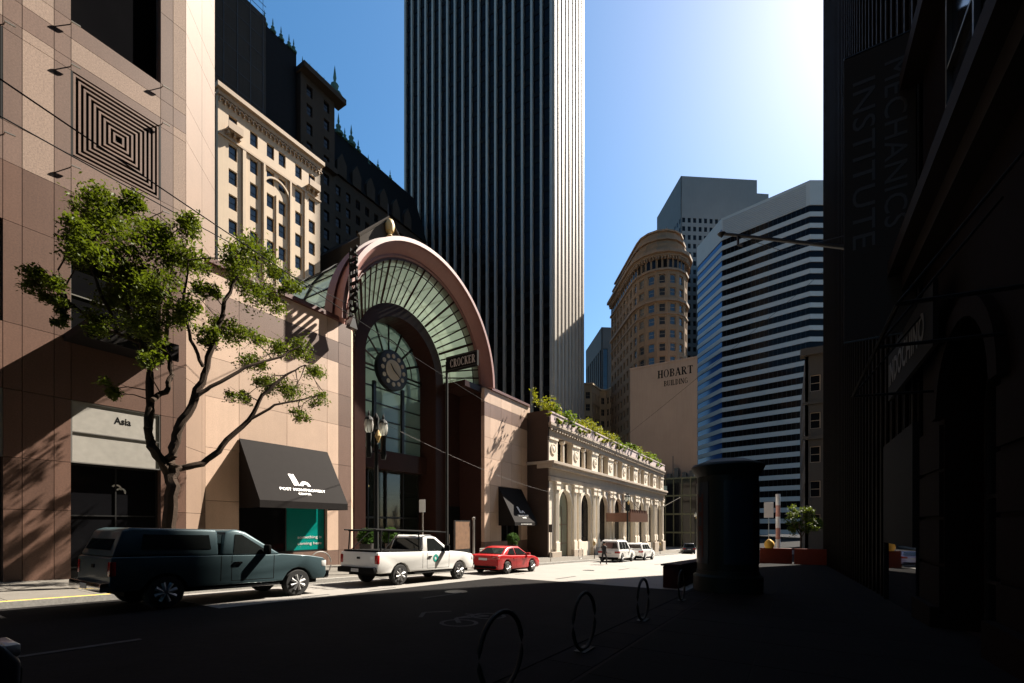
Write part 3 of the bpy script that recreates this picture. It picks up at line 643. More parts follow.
for (y, r, kd, where) in gard:
    t = thing('roof_shrub', kinds[kd] + ' ' + where, 'shrub', (BX - .6, y, 12.4), 'plants along the bank roof parapet')
    cls = []
    if kd == 3:
        mb = MB()
        for q in range(9):
            a = q * .7; e = Vector((math.cos(a) * 1.5, math.sin(a) * 2.0, 0)); pts = [Vector((BX - .6, y, 12.4)) + e * s_ + Vector((0, 0, 2.6 * s_ - 1.9 * s_ * s_)) for s_ in (0, .3, .6, .85, 1)]
            mb.tube(pts, .025, 4)
            for p in pts[1:]: cls.append((p, .32, .9))
        mb.build('stem', bark, t); leaves('foliage', cls, .26, leafD, t, 60, .5)
    else:
        for q in range(int(5 + r * 6)):
            cls.append((Vector((BX - .5 + rg.uniform(-.8, .75), y + rg.uniform(-1.9, 1.9), 12.6 + rg.uniform(.0, 1.0) * r * 1.7)), .5 + .3 * r, 1))
        for q in range(3): cls.append((Vector((BX + .3, y + rg.uniform(-1.5, 1.5), 12.55 - rg.uniform(0, .5))), .3, .8))
        mb = MB(); [mb.tube([(BX - .6, y + s_ * .3, 12.3), (BX - .6, y + s_ * .6, 13.0 + r * .6)], [.05, .015], 5) for s_ in (-1, 0, 1)]; mb.build('stem', bark, t)
        leaves('foliage', cls, .24, leafC if kd != 1 else leafD, t, 90)

# ================================================================== black finned tower
TX0, TX1, TY0, TY1, TH = -96.4, -48.0, 96.6, 114.8, 178
tw = thing('black_skyscraper', 'tall black glass skyscraper with continuous vertical bronze fins and one bright sunlit flank', 'building', (TX1, TY0, gz(TY0)))
mb = MB(); mb.box(TX0 + .3, TX1 - .3, TY0 + .3, TY1 - .3, -4, TH); mb.build('curtain_wall', tglass, tw)
fin = MB(); fin.box(-.30, .30, 0, TH + 3, -.4, .4); fin = fin.mesh('fin', tfin); sfin = MB(); sfin.box(-.8, .8, 0, TH + 3, -.4, .2); sfin.box(-.5, .5, 0, TH + 3, .2, .36); sfin = sfin.mesh('fin', M('sun_toned_bronze_fin', (.34, .30, .25), .6, .0, var=.10, scale=.4, streak=.14, spec=.2))  # flank fins wider and lighter, sunlit look put into shape and colour
Ff = Fr((TX0, TY0, 0), (1, 0)); Fs = Fr((TX1, TY0, 0), (0, 1))
n = 19
for k in range(n): inst(fin, 'fin', tw, Ff, .4 + (TX1 - TX0 - .8) * k / (n - 1), -3, 0)
for k in range(9): inst(sfin, 'fin', tw, Fs, .85 + (TY1 - TY0 - 1.3) * k / 8, -3, 0)
mb = MB()
sp = MB(); 
for k in range(44):
    z = 2 + k * 4.0; sp.box(TX0 + .2, TX1 - .2, TY0 + .2, TY0 + .299, z, z + 1.2); sp.box(TX1 - .299, TX1 - .1, TY0 + .2, TY1 - .3, z, z + 1.2)
sp.build('spandrels', M('dark_spandrel', (.006, .006, .006), .5, spec=.08), tw)

# ================================================================== cream terracotta building and dark towers behind the galleria
CX = -65.0
cb = thing('cream_terracotta_building', 'sunlit cream terracotta building with corbel tables, arched windows and balconies', 'building', (CX, 38.5, 0))
F = Fr((CX, 30.8, 0), (0, 1)); H = 60.2; W_ = 15.4; FL = 3.42
cu = [1.9, 4.75, 7.15, 8.95, 11.6, 13.9]                           # window centres across
us = [0]
for c in cu: us += [c - .55, c + .55]
us.append(W_)
vv_ = [-4]
rowz = [H - 5.0 - FL * k for k in range(1, 16)][::-1] + [H - 4.55]
for z in rowz: vv_ += [z, z + 2.0]
vv_.append(H)
mb = MB(F); facade(mb, us, vv_, lambda i, j: None if (i % 2 == 1 and j % 2 == 1) else 0, .5)
mb.F = None; mb.box(CX - 16, CX - .8, 30.82, 46.18, -4, H - .2, 0)
mb.build('wall', cream, cb)
wr = wmesh('window', 1.1, 2.0, [blackm, grglass], 2, 1, .06); wa = wmesh('arched_window', 1.1, 2.0, [blackm, grglass], 2, 1, .06, True)
cnt = 0
for j, z in enumerate(rowz):
    for i, c in enumerate(cu):
        a = (j == len(rowz) - 3 and i in (1, 4)) or (j == len(rowz) - 2 and i in (2, 3))
        inst(wa if a else wr, 'window', cb, F, c, z, -.3)
mb = MB(F)
mb.box(-.35, W_ + .35, H - .25, H + .35, -.6, .75); mb.box(-.1, W_ + .1, H - .9, H - .25, -.4, .3)
u = .2
while u < W_: mb.arc(.16, .30, .01, .32, (u + .2, H - 1.35), n=6); mb.box(u - .09, u + .07, H - 1.75, H - 1.35, .01, .3); u += .62
mb.box(0, W_, H - 6.1, H - 5.85, .001, .25)
mb.build('cornice', creamd, cb)
mb = MB(F)
for u in (3.35, 6.1, 10.15, 12.75): mb.box(u - .22, u + .22, -4, H - 6.12, .001, .22)
for u in (6.1, 10.15): mb.box(u - .12, u + .12, -4, H - 6.12, .221, .34)
mb.box(7.95, 8.15, -4, H - 9.5, .001, .16); mb.arc(1.85, 2.1, .001, .26, (8.05, H - 9.2), n=16); mb.build('pilaster_strips', cream, cb)
for u in (1.9, 13.9):
    mb = MB(F); mb.box(u - .95, u + .95, H - 5.0, H - 4.75, .001, .9); mb.box(u - .95, u + .95, H - 4.75, H - 4.0, .8, .9)
    for q in (-.75, 0, .75): mb.prism([(H - 5.0, .05), (H - 5.0, .8), (H - 5.7, .05)], u + q - .1, u + q + .1, 'x') if False else mb.box(u + q - .1, u + q + .1, H - 5.5, H - 5.0, .001, .55)
    mb.build('balcony', creamd, cb)

def stone_tower(name, label, X, ya, yb, top, mat, wins, dep=22):
    t = thing(name, label, 'building', (X, (ya + yb) / 2, 0)); F = Fr((X, ya, 0), (0, 1)); L = yb - ya
    nn = max(2, int(L / 2.6)); us, op = grid(0, nn, L / nn, 1.2); rows = [top - 4.2 - 3.5 * k for k in range(12)][::-1]; v = [-4]
    for z in rows: v += [z, z + 2]
    v.append(top); mb = MB(F); facade(mb, us, v, lambda i, j: None if (wins and i % 2 == 1 and j % 2 == 1) else 0, .5)
    mb.F = None; mb.box(X - dep, X - .6, ya + .02, yb - .02, -4, top - .1, 0); mb.build('wall', mat, t)
    if wins:
        wm = wmesh('window', 1.2, 2, [blackm, dglass], 2)
        for z in rows[-9:]:
            for c in op: inst(wm, 'window', t, F, c, z, -.3)
    return t, F, L
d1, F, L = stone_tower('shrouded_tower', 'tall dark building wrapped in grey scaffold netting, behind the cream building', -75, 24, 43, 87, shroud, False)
mb = MB(F)
for z in range(56, 87, 3): mb.box(0, L, z, z + .06, .02, .06)
for k in range(10): mb.box(k * 2.05, k * 2.05 + .05, 50, 90, .05, .1)
for k in range(2): mb.box(0, L, 87.6 + k * 1.1, 87.66 + k * 1.1, .02, .08)
mb.build('scaffold', black, d1)
def finial(mb, x, y, z, h): mb.lathe([(h * .20, 0), (h * .22, h * .12), (h * .07, h * .2), (h * .12, h * .4), (h * .03, h * .5), (h * .05, h * .62), (.02, h)], (x, y, z), 8)
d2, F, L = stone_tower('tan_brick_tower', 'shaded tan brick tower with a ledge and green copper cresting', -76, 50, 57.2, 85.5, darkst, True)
mb = MB(F); mb.box(-.3, L + 1.6, 84.6, 85.6, -1, 1.5); mb.build('cornice', darkst, d2); mb = MB(F); mb.box(-.3, L, 70, 71, -.2, 1.0); mb.build('string_course', darkst, d2)
for y, h in ((50.5, 2.2), (52, 2.2), (53.5, 2.2), (55, 2.2), (57.4, 6.5)): mb = MB(); finial(mb, -76.2, y, 85.6, h); mb.build('copper_finial', copper, d2)
d0, F, L = stone_tower('black_gap_building', 'black fire-stair wall between the netted tower and the tan brick tower', -77, 43.2, 49.8, 88, slate, False)
for y in (44, 45.5, 47, 48.5, 49.4): mb = MB(); finial(mb, -77.2, y, 88, 2.6); mb.build('copper_finial', copper, d0)
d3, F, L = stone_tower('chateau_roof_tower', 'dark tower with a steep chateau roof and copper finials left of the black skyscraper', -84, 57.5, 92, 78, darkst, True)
mb = MB(F)
mb.loft([[(-.3, 78, .4), (L, 78, .4), (L, 78, -20), (-.3, 78, -20)], [(2.4, 90.5, -3), (L - 1, 90.5, -3), (L - 1, 90.5, -16), (2.4, 90.5, -16)]]); mb.build('steep_roof', slate, d3)
for y, h, z in ((62.4, 5.5, 90), (66.5, 5, 90), (68.2, 3, 90), (70, 5, 90), (72, 3, 90), (75, 2.5, 89), (78, 2.5, 90), (82, 2.5, 90), (60.5, 3, 84), (64.5, 2, 90.4)): mb = MB(); finial(mb, -87, y, z, h); mb.build('copper_finial', copper, d3)
mb = MB(F)
for k in range(7): mb.prism([(2 + k * 4, 78), (4.4 + k * 4, 78), (4.4 + k * 4, 81), (3.2 + k * 4, 83), (2 + k * 4, 81)], -2, .6, 'z')
mb.build('dormers', darkst, d3)
gl = thing('gabled_stone_building', 'low stone gable with a gilded crest peeping over the galleria arch', 'building', (-60, 58, 0))
mb = MB(); mb.prism([(50, -4), (66, -4), (66, 47.5), (56, 55.2), (50, 49.0)], -75, -60, 'x'); mb.build('wall', darkst, gl)
mb = MB(); mb.tube([(-59.9, 66.6, 47.4), (-59.9, 56, 55.6), (-59.9, 49.6, 49)], .3, 6); mb.build('coping', darkst, gl)
mb = MB(); mb.lathe([(.05, -1.5), (.7, -1.0), (.9, 0), (.6, .9), (.05, 1.3)], (-59.5, 56, 54.0), 10); mb.lathe([(.5, 0), (.3, .4), (.6, .7)], (-59.5, 56, 52.2), 8); mb.build('gilded_crest', gold, gl, smooth=True)
mb = MB(); mb.tube([(-59.9, 56, 55.5), (-59.9, 56, 58)], .06, 5); mb.build('flagstaff', black, gl)

# ================================================================== flatiron tower, its annex and the towers beyond
hb = thing('rounded_flatiron_tower', 'buff brick flatiron tower with a rounded end, arcaded top floors and heavy cornice', 'building', (*RD(38.7, 119), -3))
def arcpts(c, r, a0, a1, n): return [(c[0] + r * math.cos(R(a0 + (a1 - a0) * k / n)), c[1] + r * math.sin(R(a0 + (a1 - a0) * k / n))) for k in range(n + 1)]
def hplan(g):                                                      # plan outline grown by g metres
    pts = [(30.4 - g, 138.8)] + arcpts((38.75, 119.2), 6.95 + g, 180, 360, 8) + [(45.7 + g + 6, 140)]
    return pts
plan = hplan(0)
hz_rows = [41.9 - 3.4 * k for k in range(12)][::-1] + [45.2, 48.5, 51.8, 55.1]
wh = wmesh('window', 1.5, 2.0, [creamd, grglass], 2, 1, .09); wha = wmesh('arched_window', 1.5, 2.2, [creamd, grglass], 2, 1, .09, True); whs = wmesh('window', 1.0, 2.6, [hobt, dglass], 1, 1, .06, True); wh2 = wmesh('window', 1.6, 2.0, [creamd, grglass], 2, 2, .07)
wallmb = MB(); hw = []
segs = []
for k in range(len(plan) - 1):
    a, b = Vector(RD(*plan[k])), Vector(RD(*plan[k + 1])); segs.append((a, b))
for si, (a, b) in enumerate(segs[:-1]):
    L = (b - a).length; F = Fr((a.x, a.y, 0), (b - a)); nn = max(1, round(L / 2.7)); us, op = grid(0, nn, L / nn, 1.5)
    v = [-4]
    for z in hz_rows: v += [z, z + 2.0]
    v += [59.0, 61.0, 62.1, 64.3, 72]
    wallmb.F = F; facade(wallmb, us, v, lambda i, j: None if (i % 2 == 1 and j % 2 == 1) else 0, .5)
    for z in hz_rows + [59.0]:
        for c in op: hw.append((F, c, z, wh))
    for c in op: hw.append((F, c, 62.1, wha))
wallmb.F = None; wallmb.loft([[(*RD(*p), z) for p in hplan(-.55)] for z in (-4, 71.9)])
wallmb.build('wall', hob, hb)
F0 = hw[0][0]; hw = [q for q in hw if q[2] > (27 if q[0] == F0 else 38)]; hw.sort(key=lambda q: (q[0] == F0, -q[2]))
for (F, c, z, me) in hw[:99]: inst(me, 'window', hb, F, c, z, -.28)
mb = MB()
for (F, c, z, me) in hw[99:]: mb.F = F; mb.box(c - .75, c + .75, z, z + 2, -.33, -.3)
o = mb.build('window', grglass, hb); o['kind'] = 'stuff'
def ring(mb, z0, z1, g, m=0): mb.loft([[(*RD(*p), z) for p in hplan(g)] for z in (z0, z1)], m)
mb = MB(); ring(mb, 57.5, 58.2, .5); ring(mb, 54.3, 54.6, .25); ring(mb, 65.2, 65.7, .4); mb.build('string_courses', hobt, hb)
mb = MB(); ring(mb, 68.6, 69.2, .7); ring(mb, 69.2, 69.9, 1.3); ring(mb, 69.9, 70.3, 1.0)
for si, (a, b) in enumerate(segs[:-1]):
    L = (b - a).length; mb.F = Fr((a.x, a.y, 0), (b - a)); u = .2
    while u < L: mb.box(u, u + .35, 67.9, 68.6, .02, .6); u += .8
mb.F = None
mb.build('cornice', hobt, hb)
for si, (a, b) in enumerate(segs[:-1]):
    L = (b - a).length; F = Fr((a.x, a.y, 0), (b - a)); nn = max(1, round(L / 1.6))
    for k in range(nn): inst(whs, 'arcade_window', hb, F, (k + .5) * L / nn, 65.7, .06)
mb = MB(); ring(mb, 70.3, 73.2, -.8)
mb.loft([[(*RD(*p), z) for p in hplan(g)] for z, g in ((73.2, -.3), (73.7, -.3), (73.7, -1.3), (75.6, -1.3), (75.6, -.9), (76.0, -.9))]); mb.build('attic_storey', hobt, hb)
mb = MB(); mb.tube([(*RD(40, 117), 76.4), (*RD(40, 117), 79)], .12, 5); mb.lathe([(1.3, 0), (1.2, .5), (.1, 1.2)], (*RD(39, 117), 76.5), 8); mb.build('roof_lantern', black, hb)

an = thing('blank_wall_annex', 'plain pinkish stucco side wall with two lines of black painted lettering high up', 'building', (-24.6, 105, gz(105)))
mb = MB(); mb.prism([(-32.0, 105), (-17.2, 105), (-21.5, 125), (-36, 125)], -4, 38.2, 'z', 0); mb.prism([(-32.1, 104.9), (-17.15, 104.9), (-21.5, 125), (-36, 125)], 38.21, 38.6, 'z', 0); mb.build('wall', annexm, an)
F = Fr((-32, 105, 0), (1, 0)); serif('HOBART', F, 6.3, 35.1, .006, 7.7, 1.75, blackm, an); serif('BUILDING', F, 7.7, 33.1, .006, 5.2, 1.2, blackm, an)
dk = thing('glazed_corner_building', 'low dark glazed building with greenish frame at the far street corner below the annex', 'building', (-22, 103, gz(100)))
mb = MB(); mb.box(-27, -16.3, 102.6, 104.9, -3.2, 11.8, 0)
for k in range(7): mb.box(-27 + k * 1.75, -26.8 + k * 1.75, 102.4, 102.6, -3, 11.8, 1)
for z in (0, 4, 8, 11.8): mb.box(-27.2, -16.2, 102.3, 102.605, z, z + .35, 1)
mb.box(-26.8, -23, 102.35, 102.42, 9.2, 10.4, 2); mb.build('wall', [dglass, M('olive_frame', (.10, .10, .05), .6), M('pale_green_sign', (.35, .45, .38), .5)], dk)
mb = MB()
for k, h in enumerate((1.2, 2.8, 1.6, 3.5, 1.8, 2.4)): mb.box(-26.5 + k * 1.6, -25.6 + k * 1.6, 103.2, 104.2, 12.16, 12.16 + h * .6)
mb.tube([(-22, 103.5, 12), (-22, 103.5, 17)], .08, 5); mb.build('roof_plant', black, dk)

lb = thing('beige_bay_building', 'beige bay-windowed office block between the black skyscraper and the flatiron', 'building', (*PX(598, 142), -3))
pts = [PX(568, 138), PX(592, 138), PX(600, 144), PX(606, 145), PX(616, 139.5)]; top = 44.6
mb = MB(); wl = wmesh('window', 1.35, 2.1, [creamd, grglass], 2, 2, .08)
for k in range(4):
    a, b = Vector(pts[k]), Vector(pts[k + 1]); L = (b - a).length; F = Fr((a.x, a.y, 0), b - a); nn = max(1, round(L / 2.2)); us, op = grid(0, nn, L / nn, 1.35); v = [-4]; rr = [top - 4.2 - 3.7 * q for q in range(9)][::-1]
    for z in rr: v += [z, z + 2.1]
    v.append(top); mb.F = F; facade(mb, us, v, lambda i, j: None if (i % 2 == 1 and j % 2 == 1) else 0, .4)
    mb.box(-.1, L + .1, top, top + .5, -.5, .35); mb.box(0, L, top - 5.6, top - 5.3, .001, .15)
    for z in rr[-6:]:
        for c in op: inst(wl, 'window', lb, F, c, z, -.2)
mb.F = None; mb.loft([[(p[0] * 1.004, p[1] * 1.004, z) for p in pts] + [(*PX(616, 160), z), (*PX(568, 160), z)] for z in (-4, top - .1)]); mb.build('wall', beigem, lb)

def px_tower(name, label, corner, vl, tl, vr, tr_, top, mat, wm, fl, pitch, ww, whh, first, maxw, ribs=False):
    t = thing(name, label, 'building', (*RD(*corner), -3)); c = Vector(corner); l_ = c + Vector(vl) * tl; r_ = c + Vector(vr) * tr_; bk_ = l_ + Vector(vr) * tr_
    mb = MB(); todo = []
    for a, b in ((l_, c), (c, r_)):
        a2, b2 = Vector(RD(*a)), Vector(RD(*b)); L = (b2 - a2).length; F = Fr((a2.x, a2.y, 0), b2 - a2); nn = round(L / pitch); us, op = grid(0, nn, L / nn, ww); v = [-4]; z = first; rr = []
        while z > 20: rr.append(z); z -= fl
        for z in rr[::-1]: v += [z, z + whh]
        v.append(top); mb.F = F; facade(mb, us, v, lambda i, j: None if (i % 2 == 1 and j % 2 == 1) else 0, .35)
        for z in rr:
            for q in op: todo.append((z, F, q))
    mb.F = None; P = [l_, c, r_, bk_]; cx = sum((p for p in P), Vector((0, 0))) / 4
    mb.loft([[(*RD(*(cx + (p - cx) * .985)), z) for p in P] for z in (-4, top - .05)])
    mb.build('wall', mat, t); todo.sort(key=lambda q: -q[0])
    for z, F, q in todo[:maxw]: inst(wm, 'window', t, F, q, z, -.15)
    if len(todo) > maxw:
        mb = MB()
        for z, F, q in todo[maxw:]: mb.F = F; mb.box(q - ww / 2, q + ww / 2, z, z + whh, -.3, -.2)
        o = mb.build('window', dglass, t); o['kind'] = 'stuff'
    return t, F
gw = wmesh('window', 1.45, 2.2, [blackm, dglass], 1, 1, .05)
gt, F = px_tower('grey_gridded_tower', 'tall grey concrete tower with a grid of small dark windows behind the flatiron', (78.5, 210), (-.07, .998), 28.6, (.998, .07), 36.8, 164, greyt, gw, 4.0, 2.65, 1.45, 2.2, 142.5, 98)
mb = MB(); mb.prism([RD(115.3, 213.5), RD(121.5, 214), RD(120, 235), RD(113.8, 235)], -3, 158.5, 'z'); mb.build('side_wing', greyt, gt)
gw2 = wmesh('window', 1.9, 72, [blackm, grglass], 18, 1, .08)
g2, F = px_tower('grey_ribbed_tower', 'distant grey tower with tall vertical strips of glass, left of the flatiron', (37.6, 190), (-.09, .996), 26, (.996, .09), 24, 85, greyt2, gw2, 200, 3.4, 1.9, 72, 6, 40) if False else (None, None)
g2 = thing('grey_ribbed_tower', 'distant grey tower with tall vertical strips of glass, left of the flatiron', 'building', (*RD(37.6, 190), -3))
mb = MB(); c = Vector((37.6, 190)); l_ = c + Vector((-.09, .996)) * 26; r_ = c + Vector((.996, .09)) * 24
for a, b in ((l_, c), (c, r_)):
    a2, b2 = Vector(RD(*a)), Vector(RD(*b)); L = (b2 - a2).length; F = Fr((a2.x, a2.y, 0), b2 - a2); nn = round(L / 3.4); us, op = grid(0, nn, L / nn, 1.9)
    mb.F = F; facade(mb, us, [-4, 5, 76, 85], lambda i, j: None if (i % 2 == 1 and j == 1) else 0, .6)
    for q in op: inst(gw2, 'window_strip', g2, F, q, 4.5, -.3)
mb.F = None; P = [l_, c, r_, l_ + Vector((.996, .09)) * 24]; cx = sum((p for p in P), Vector((0, 0))) / 4; mb.loft([[(*RD(*(cx + (p - cx) * .94)), z) for p in P] for z in (-4, 84.9)]); mb.build('wall', greyt2, g2)

st = thing('striped_office_tower', 'faceted office tower striped with white spandrels and dark blue glass', 'building', (*RD(81.9, 176.6), -3))
P = [Vector((79.8 - 1.9, 195.1 + 17)), Vector((79.8, 195.1)), Vector((81.9, 176.6)), Vector((103.5, 157)), Vector((111.5, 157)), Vector((111.5, 212))]
P[1] = Vector((81.9, 176.6)) + Vector((-.111, .994)) * 18.6; P[0] = P[1] + Vector((.6, .8)) * 10
def sring(mb, z0, z1, g, m=0):
    c = Vector((96, 190)); mb.loft([[(*RD(*(p + (p - c).normalized() * g)), z) for p in P] for z in (z0, z1)], m)
top = 121.6; mb = MB(); sring(mb, 113.0, top, 0); mb.build('penthouse_wall', bandw, st)
mb = MB(); c = Vector((96, 190)); a, b = Vector(RD(*P[2])), Vector(RD(*P[3])); L = (b - a).length; mb.F = Fr((a.x, a.y, 0), b - a)
for k in range(11): mb.box(.6, L - 1.2, 113.4 + k * .68, 113.72 + k * .68, .01, .12)
mb.build('louvres', M('louvre_grey', (.33, .32, .31), .7), st)
gi = 0
for k in range(29):
    z = 113.0 - 3.95 * (k + 1)
    mb = MB(); sring(mb, z, z + 1.65, 0); mb.build('spandrel_band', bandw, st)
    mb = MB(); sring(mb, z + 1.65, z + 3.95, -.3)
    o = mb.build('window_band', [tglass, bglass, paleglass], st)
    F1 = [p for p in o.data.polygons]
    for p in F1:
        if abs(p.normal.z) < .1:
            ctr = p.center + Vector(wloc(st)); n_ = p.normal
            na = Vector((RD(*P[2])[1] - RD(*P[1])[1], -(RD(*P[2])[0] - RD(*P[1])[0]))).normalized()
            if abs(n_.x * na.x + n_.y * na.y) > .985: p.material_index = 1
mb = MB(); a, b = Vector(RD(*P[2])), Vector(RD(*P[3])); mb.F = Fr((a.x, a.y, 0), b - a)
for k in range(28):
    z = 113.0 - 3.95 * (k + 1) + 1.66
    for q in range(20): mb.box(.3 + q * 1.45, .38 + q * 1.45, z, z + 2.27, -.28, -.12)
mb.build('window_mullions', black, st)

# ================================================================== right-hand side in deep shade
BE = 51.2
rb = thing('dark_fluted_building', 'very dark high-rise with closely spaced vertical flutes on the right side of the street', 'building', (2.7, 34, gz(34)))
F = Fr((2.7, BE, 0), (0, -1)); L = BE - 14.4
mb = MB(); mb.box(3.1, 34, 14.4, BE - .1, -3, 165); mb.build('wall', drib, rb)  # height above the view raised to keep skylight off the street
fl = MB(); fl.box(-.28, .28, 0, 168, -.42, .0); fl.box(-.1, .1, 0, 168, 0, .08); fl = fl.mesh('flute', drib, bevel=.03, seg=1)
k = 0; u = .3
while u < L:
    inst(fl, 'flute', rb, F, u, -2.6 + (6.3 if u > L - 4.2 else 0), 0); u += .92
mb = MB(F); mb.box(L - 4.0, L - .1, -.55, 1.25, .05, .1); mb.build('shop_window', M('mirror_glass', (.01, .01, .012), .02, spec=1.0), rb)
mb = MB(F); mb.box(L - 4.15, L - 4.0, -.7, 4.3, .0, .16); mb.box(L - 4.0, L - .1, 1.25, 4.3, .0, .16); mb.box(L - 4.0, L - .1, -.75, -.55, .0, .16); mb.build('shop_window_frame', blackm, rb)
rs = thing('stone_arcade_building', 'shaded rusticated stone building with tall arches and a heavy cornice at far right', 'building', (2.7, 0, gz(0)))
F = Fr((2.7, 14.3, 0), (0, -1))
mb = MB(F); arches = [(3.2, 1.45), (8.2, 1.45), (13.2, 1.45), (18.2, 1.45), (23.2, 1.45)]; zs = 4.0; zt = 7.4; prev = 0
for c, r in arches:
    mb.box(prev, c - r, -2, zs, -.9, 0); n = 12; Pp = [(c + r * math.cos(math.pi * q / n), zs + r * math.sin(math.pi * q / n)) for q in range(n + 1)]
    mb.prism([(c + 2.5, zs), (c + 2.5, zt), (c, zt)] + Pp[:7][::-1], -.9, 0, 'z'); mb.prism([(c, zt), (c - 2.5 if prev else prev, zt), (c - 2.5 if prev else prev, zs)] + Pp[6:][::-1], -.9, 0, 'z'); mb.arc(r, r + .35, .001, .14, (c, zs), n=14); prev = c + r
mb.box(prev, 40, -2, zs, -.9, 0); mb.box(25.7, 40, zs, zt, -.9, 0); mb.box(0, 40, zt, 75, -.9, 0); mb.box(40, 90, -2, 90, -.9, 0)  # upper wall raised and unseen rear run added to shut out sky fill
for v in range(-1, 7):
    pv = 0
    for c, r in arches:
        if v < 4: mb.box(pv + .02, c - r - .06, v * .98 + .03, v * .98 + .93, .001, .07)
        pv = c + r + .06
for c, r in arches: mb.box(c + r + .02, c + 5 - r - .02, -1.2, .35, .072, .22)
mb.box(.05, 1.7, -1.4, .1, .072, .22)
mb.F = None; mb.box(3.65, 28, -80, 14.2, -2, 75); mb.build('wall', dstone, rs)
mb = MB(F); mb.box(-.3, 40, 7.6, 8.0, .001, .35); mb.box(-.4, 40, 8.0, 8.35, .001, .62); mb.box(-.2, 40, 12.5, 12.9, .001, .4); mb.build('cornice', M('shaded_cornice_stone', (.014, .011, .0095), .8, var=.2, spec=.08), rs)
win = wmesh('arched_window', 2.9, 6.4, [black, dglass], 3, 2, .08, True)
for c, r in arches: inst(win, 'arched_window', rs, F, c, -.95, -.6)
uw = wmesh('window', 1.6, 2.8, [black, dglass], 2, 1, .08, dep=.12)
for c, r in arches:
    for z in (9.2, 14, 18, 22): inst(uw, 'window', rs, F, c, z, .07)
mb = MB(F); mb.box(-2.2, 2.5, 5.3, 6.6, .25, .33); sb = mb.build('sign_board', blackm, rs); letters('INDOCHINO', F, -2.0, 5.65, .336, 3.9, .62, dimgrey, sb, .03, 1.05)
mb = MB(F)
for u in (1.6, 4.9, 6.6): mb.tube([(u, 4.6, .05), (u, 4.7, 1.5)], .03, 5); mb.tube([(u, 6.6, .05), (u, 4.7, 1.5)], .02, 5)
mb.tube([(1.6, 4.7, 1.5), (6.6, 4.7, 1.5)], .03, 5); mb.build('canopy_rods', blackm, rs)
bn = thing('vertical_banner', 'black vertical banner with two columns of grey lettering on the dark right-hand facade', 'banner', (2.6, 14.6, 6))
F = Fr((1.2, 14.6, 0), (1, 0)); mb = MB(F); mb.box(0, 1.42, 6.6, 13.9, -.02, .02); mb.build('cloth', M('black_banner_cloth', (.008, .008, .008), .9), bn)
letters("MECHANICS'", F, .82, 13.4, .024, 4.3, .46, dimgrey, bn, .0, 1.05, rot=-90, depth=.004); letters('INSTITUTE', F, .18, 13.2, .024, 4.3, .46, dimgrey, bn, .0, 1.05, rot=-90, depth=.004)
mb = MB(F); mb.tube([(0, 13.95, 0), (1.6, 13.95, 0)], .03, 6); mb.build('banner_rod', black, bn); mb = MB(F); mb.tube([(0, 6.55, 0), (1.6, 6.55, 0)], .03, 6); mb.build('banner_rod', black, bn)
fp = MB(); fp.tube([(2.75, 25, 13.9), (-2.9, 25, 16.5)], [.10, .07], 8); fp.lathe([(.02, -.2), (.2, 0), (.02, .2)], (-2.95, 25, 16.52), 10)
fp.tube([(-2.2, 25, 16.15), (-2.2, 25, 15.7), (-2.0, 25, 15.6)], .06, 5); fp.tube([(-2.3, 25, 16.2), (-.3, 24.6, 14.6), (2.7, 24.4, 14.4)], .012, 4)
tag(fp.build('flagpole', black), 'bare black flagpole with a ball tip slanting from the dark fluted building', 'flagpole')
tb = thing('tan_corner_building', 'sliver of ornate tan terracotta building seen past the dark fluted building', 'building', (1.9, 80, gz(80)))
F = Fr((1.9, 80, 0), (1, 0)); us, op = grid(0, 6, 2.5, 1.3); v = [-4]; rr = [1, 5.9, 11, 16, 21.5]
for z in rr: v += [z, z + 2.4]
v.append(26.8); mb = MB(F); facade(mb, us, v, lambda i, j: None if (i % 2 == 1 and j % 2 == 1) else 0, .4); mb.F = Fr((1.9, 120, 0), (0, -1)); us2, op2 = grid(0, 12, 40 / 12, 1.5); facade(mb, us2, v, lambda i, j: None if (i % 2 == 1 and j % 2 == 1) else 0, .4)
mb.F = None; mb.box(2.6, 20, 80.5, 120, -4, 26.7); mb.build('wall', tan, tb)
tw_ = wmesh('window', 1.3, 2.4, [creamd, dglass], 2, 1, .1)
for z in rr:
    for q in op[:3]: inst(tw_, 'window', tb, F, q, z, -.2)
    for q in op2: inst(tw_, 'window', tb, Fr((1.9, 120, 0), (0, -1)), q, z, -.2)
mb = MB(F); mb.box(-.6, 15, 26.8, 27.8, -1, .7); mb.box(-.3, 15, 14.4, 14.9, .001, .4); mb.box(-.3, 15, 19.6, 20.0, .001, .3); mb.build('cornice', tan, tb)

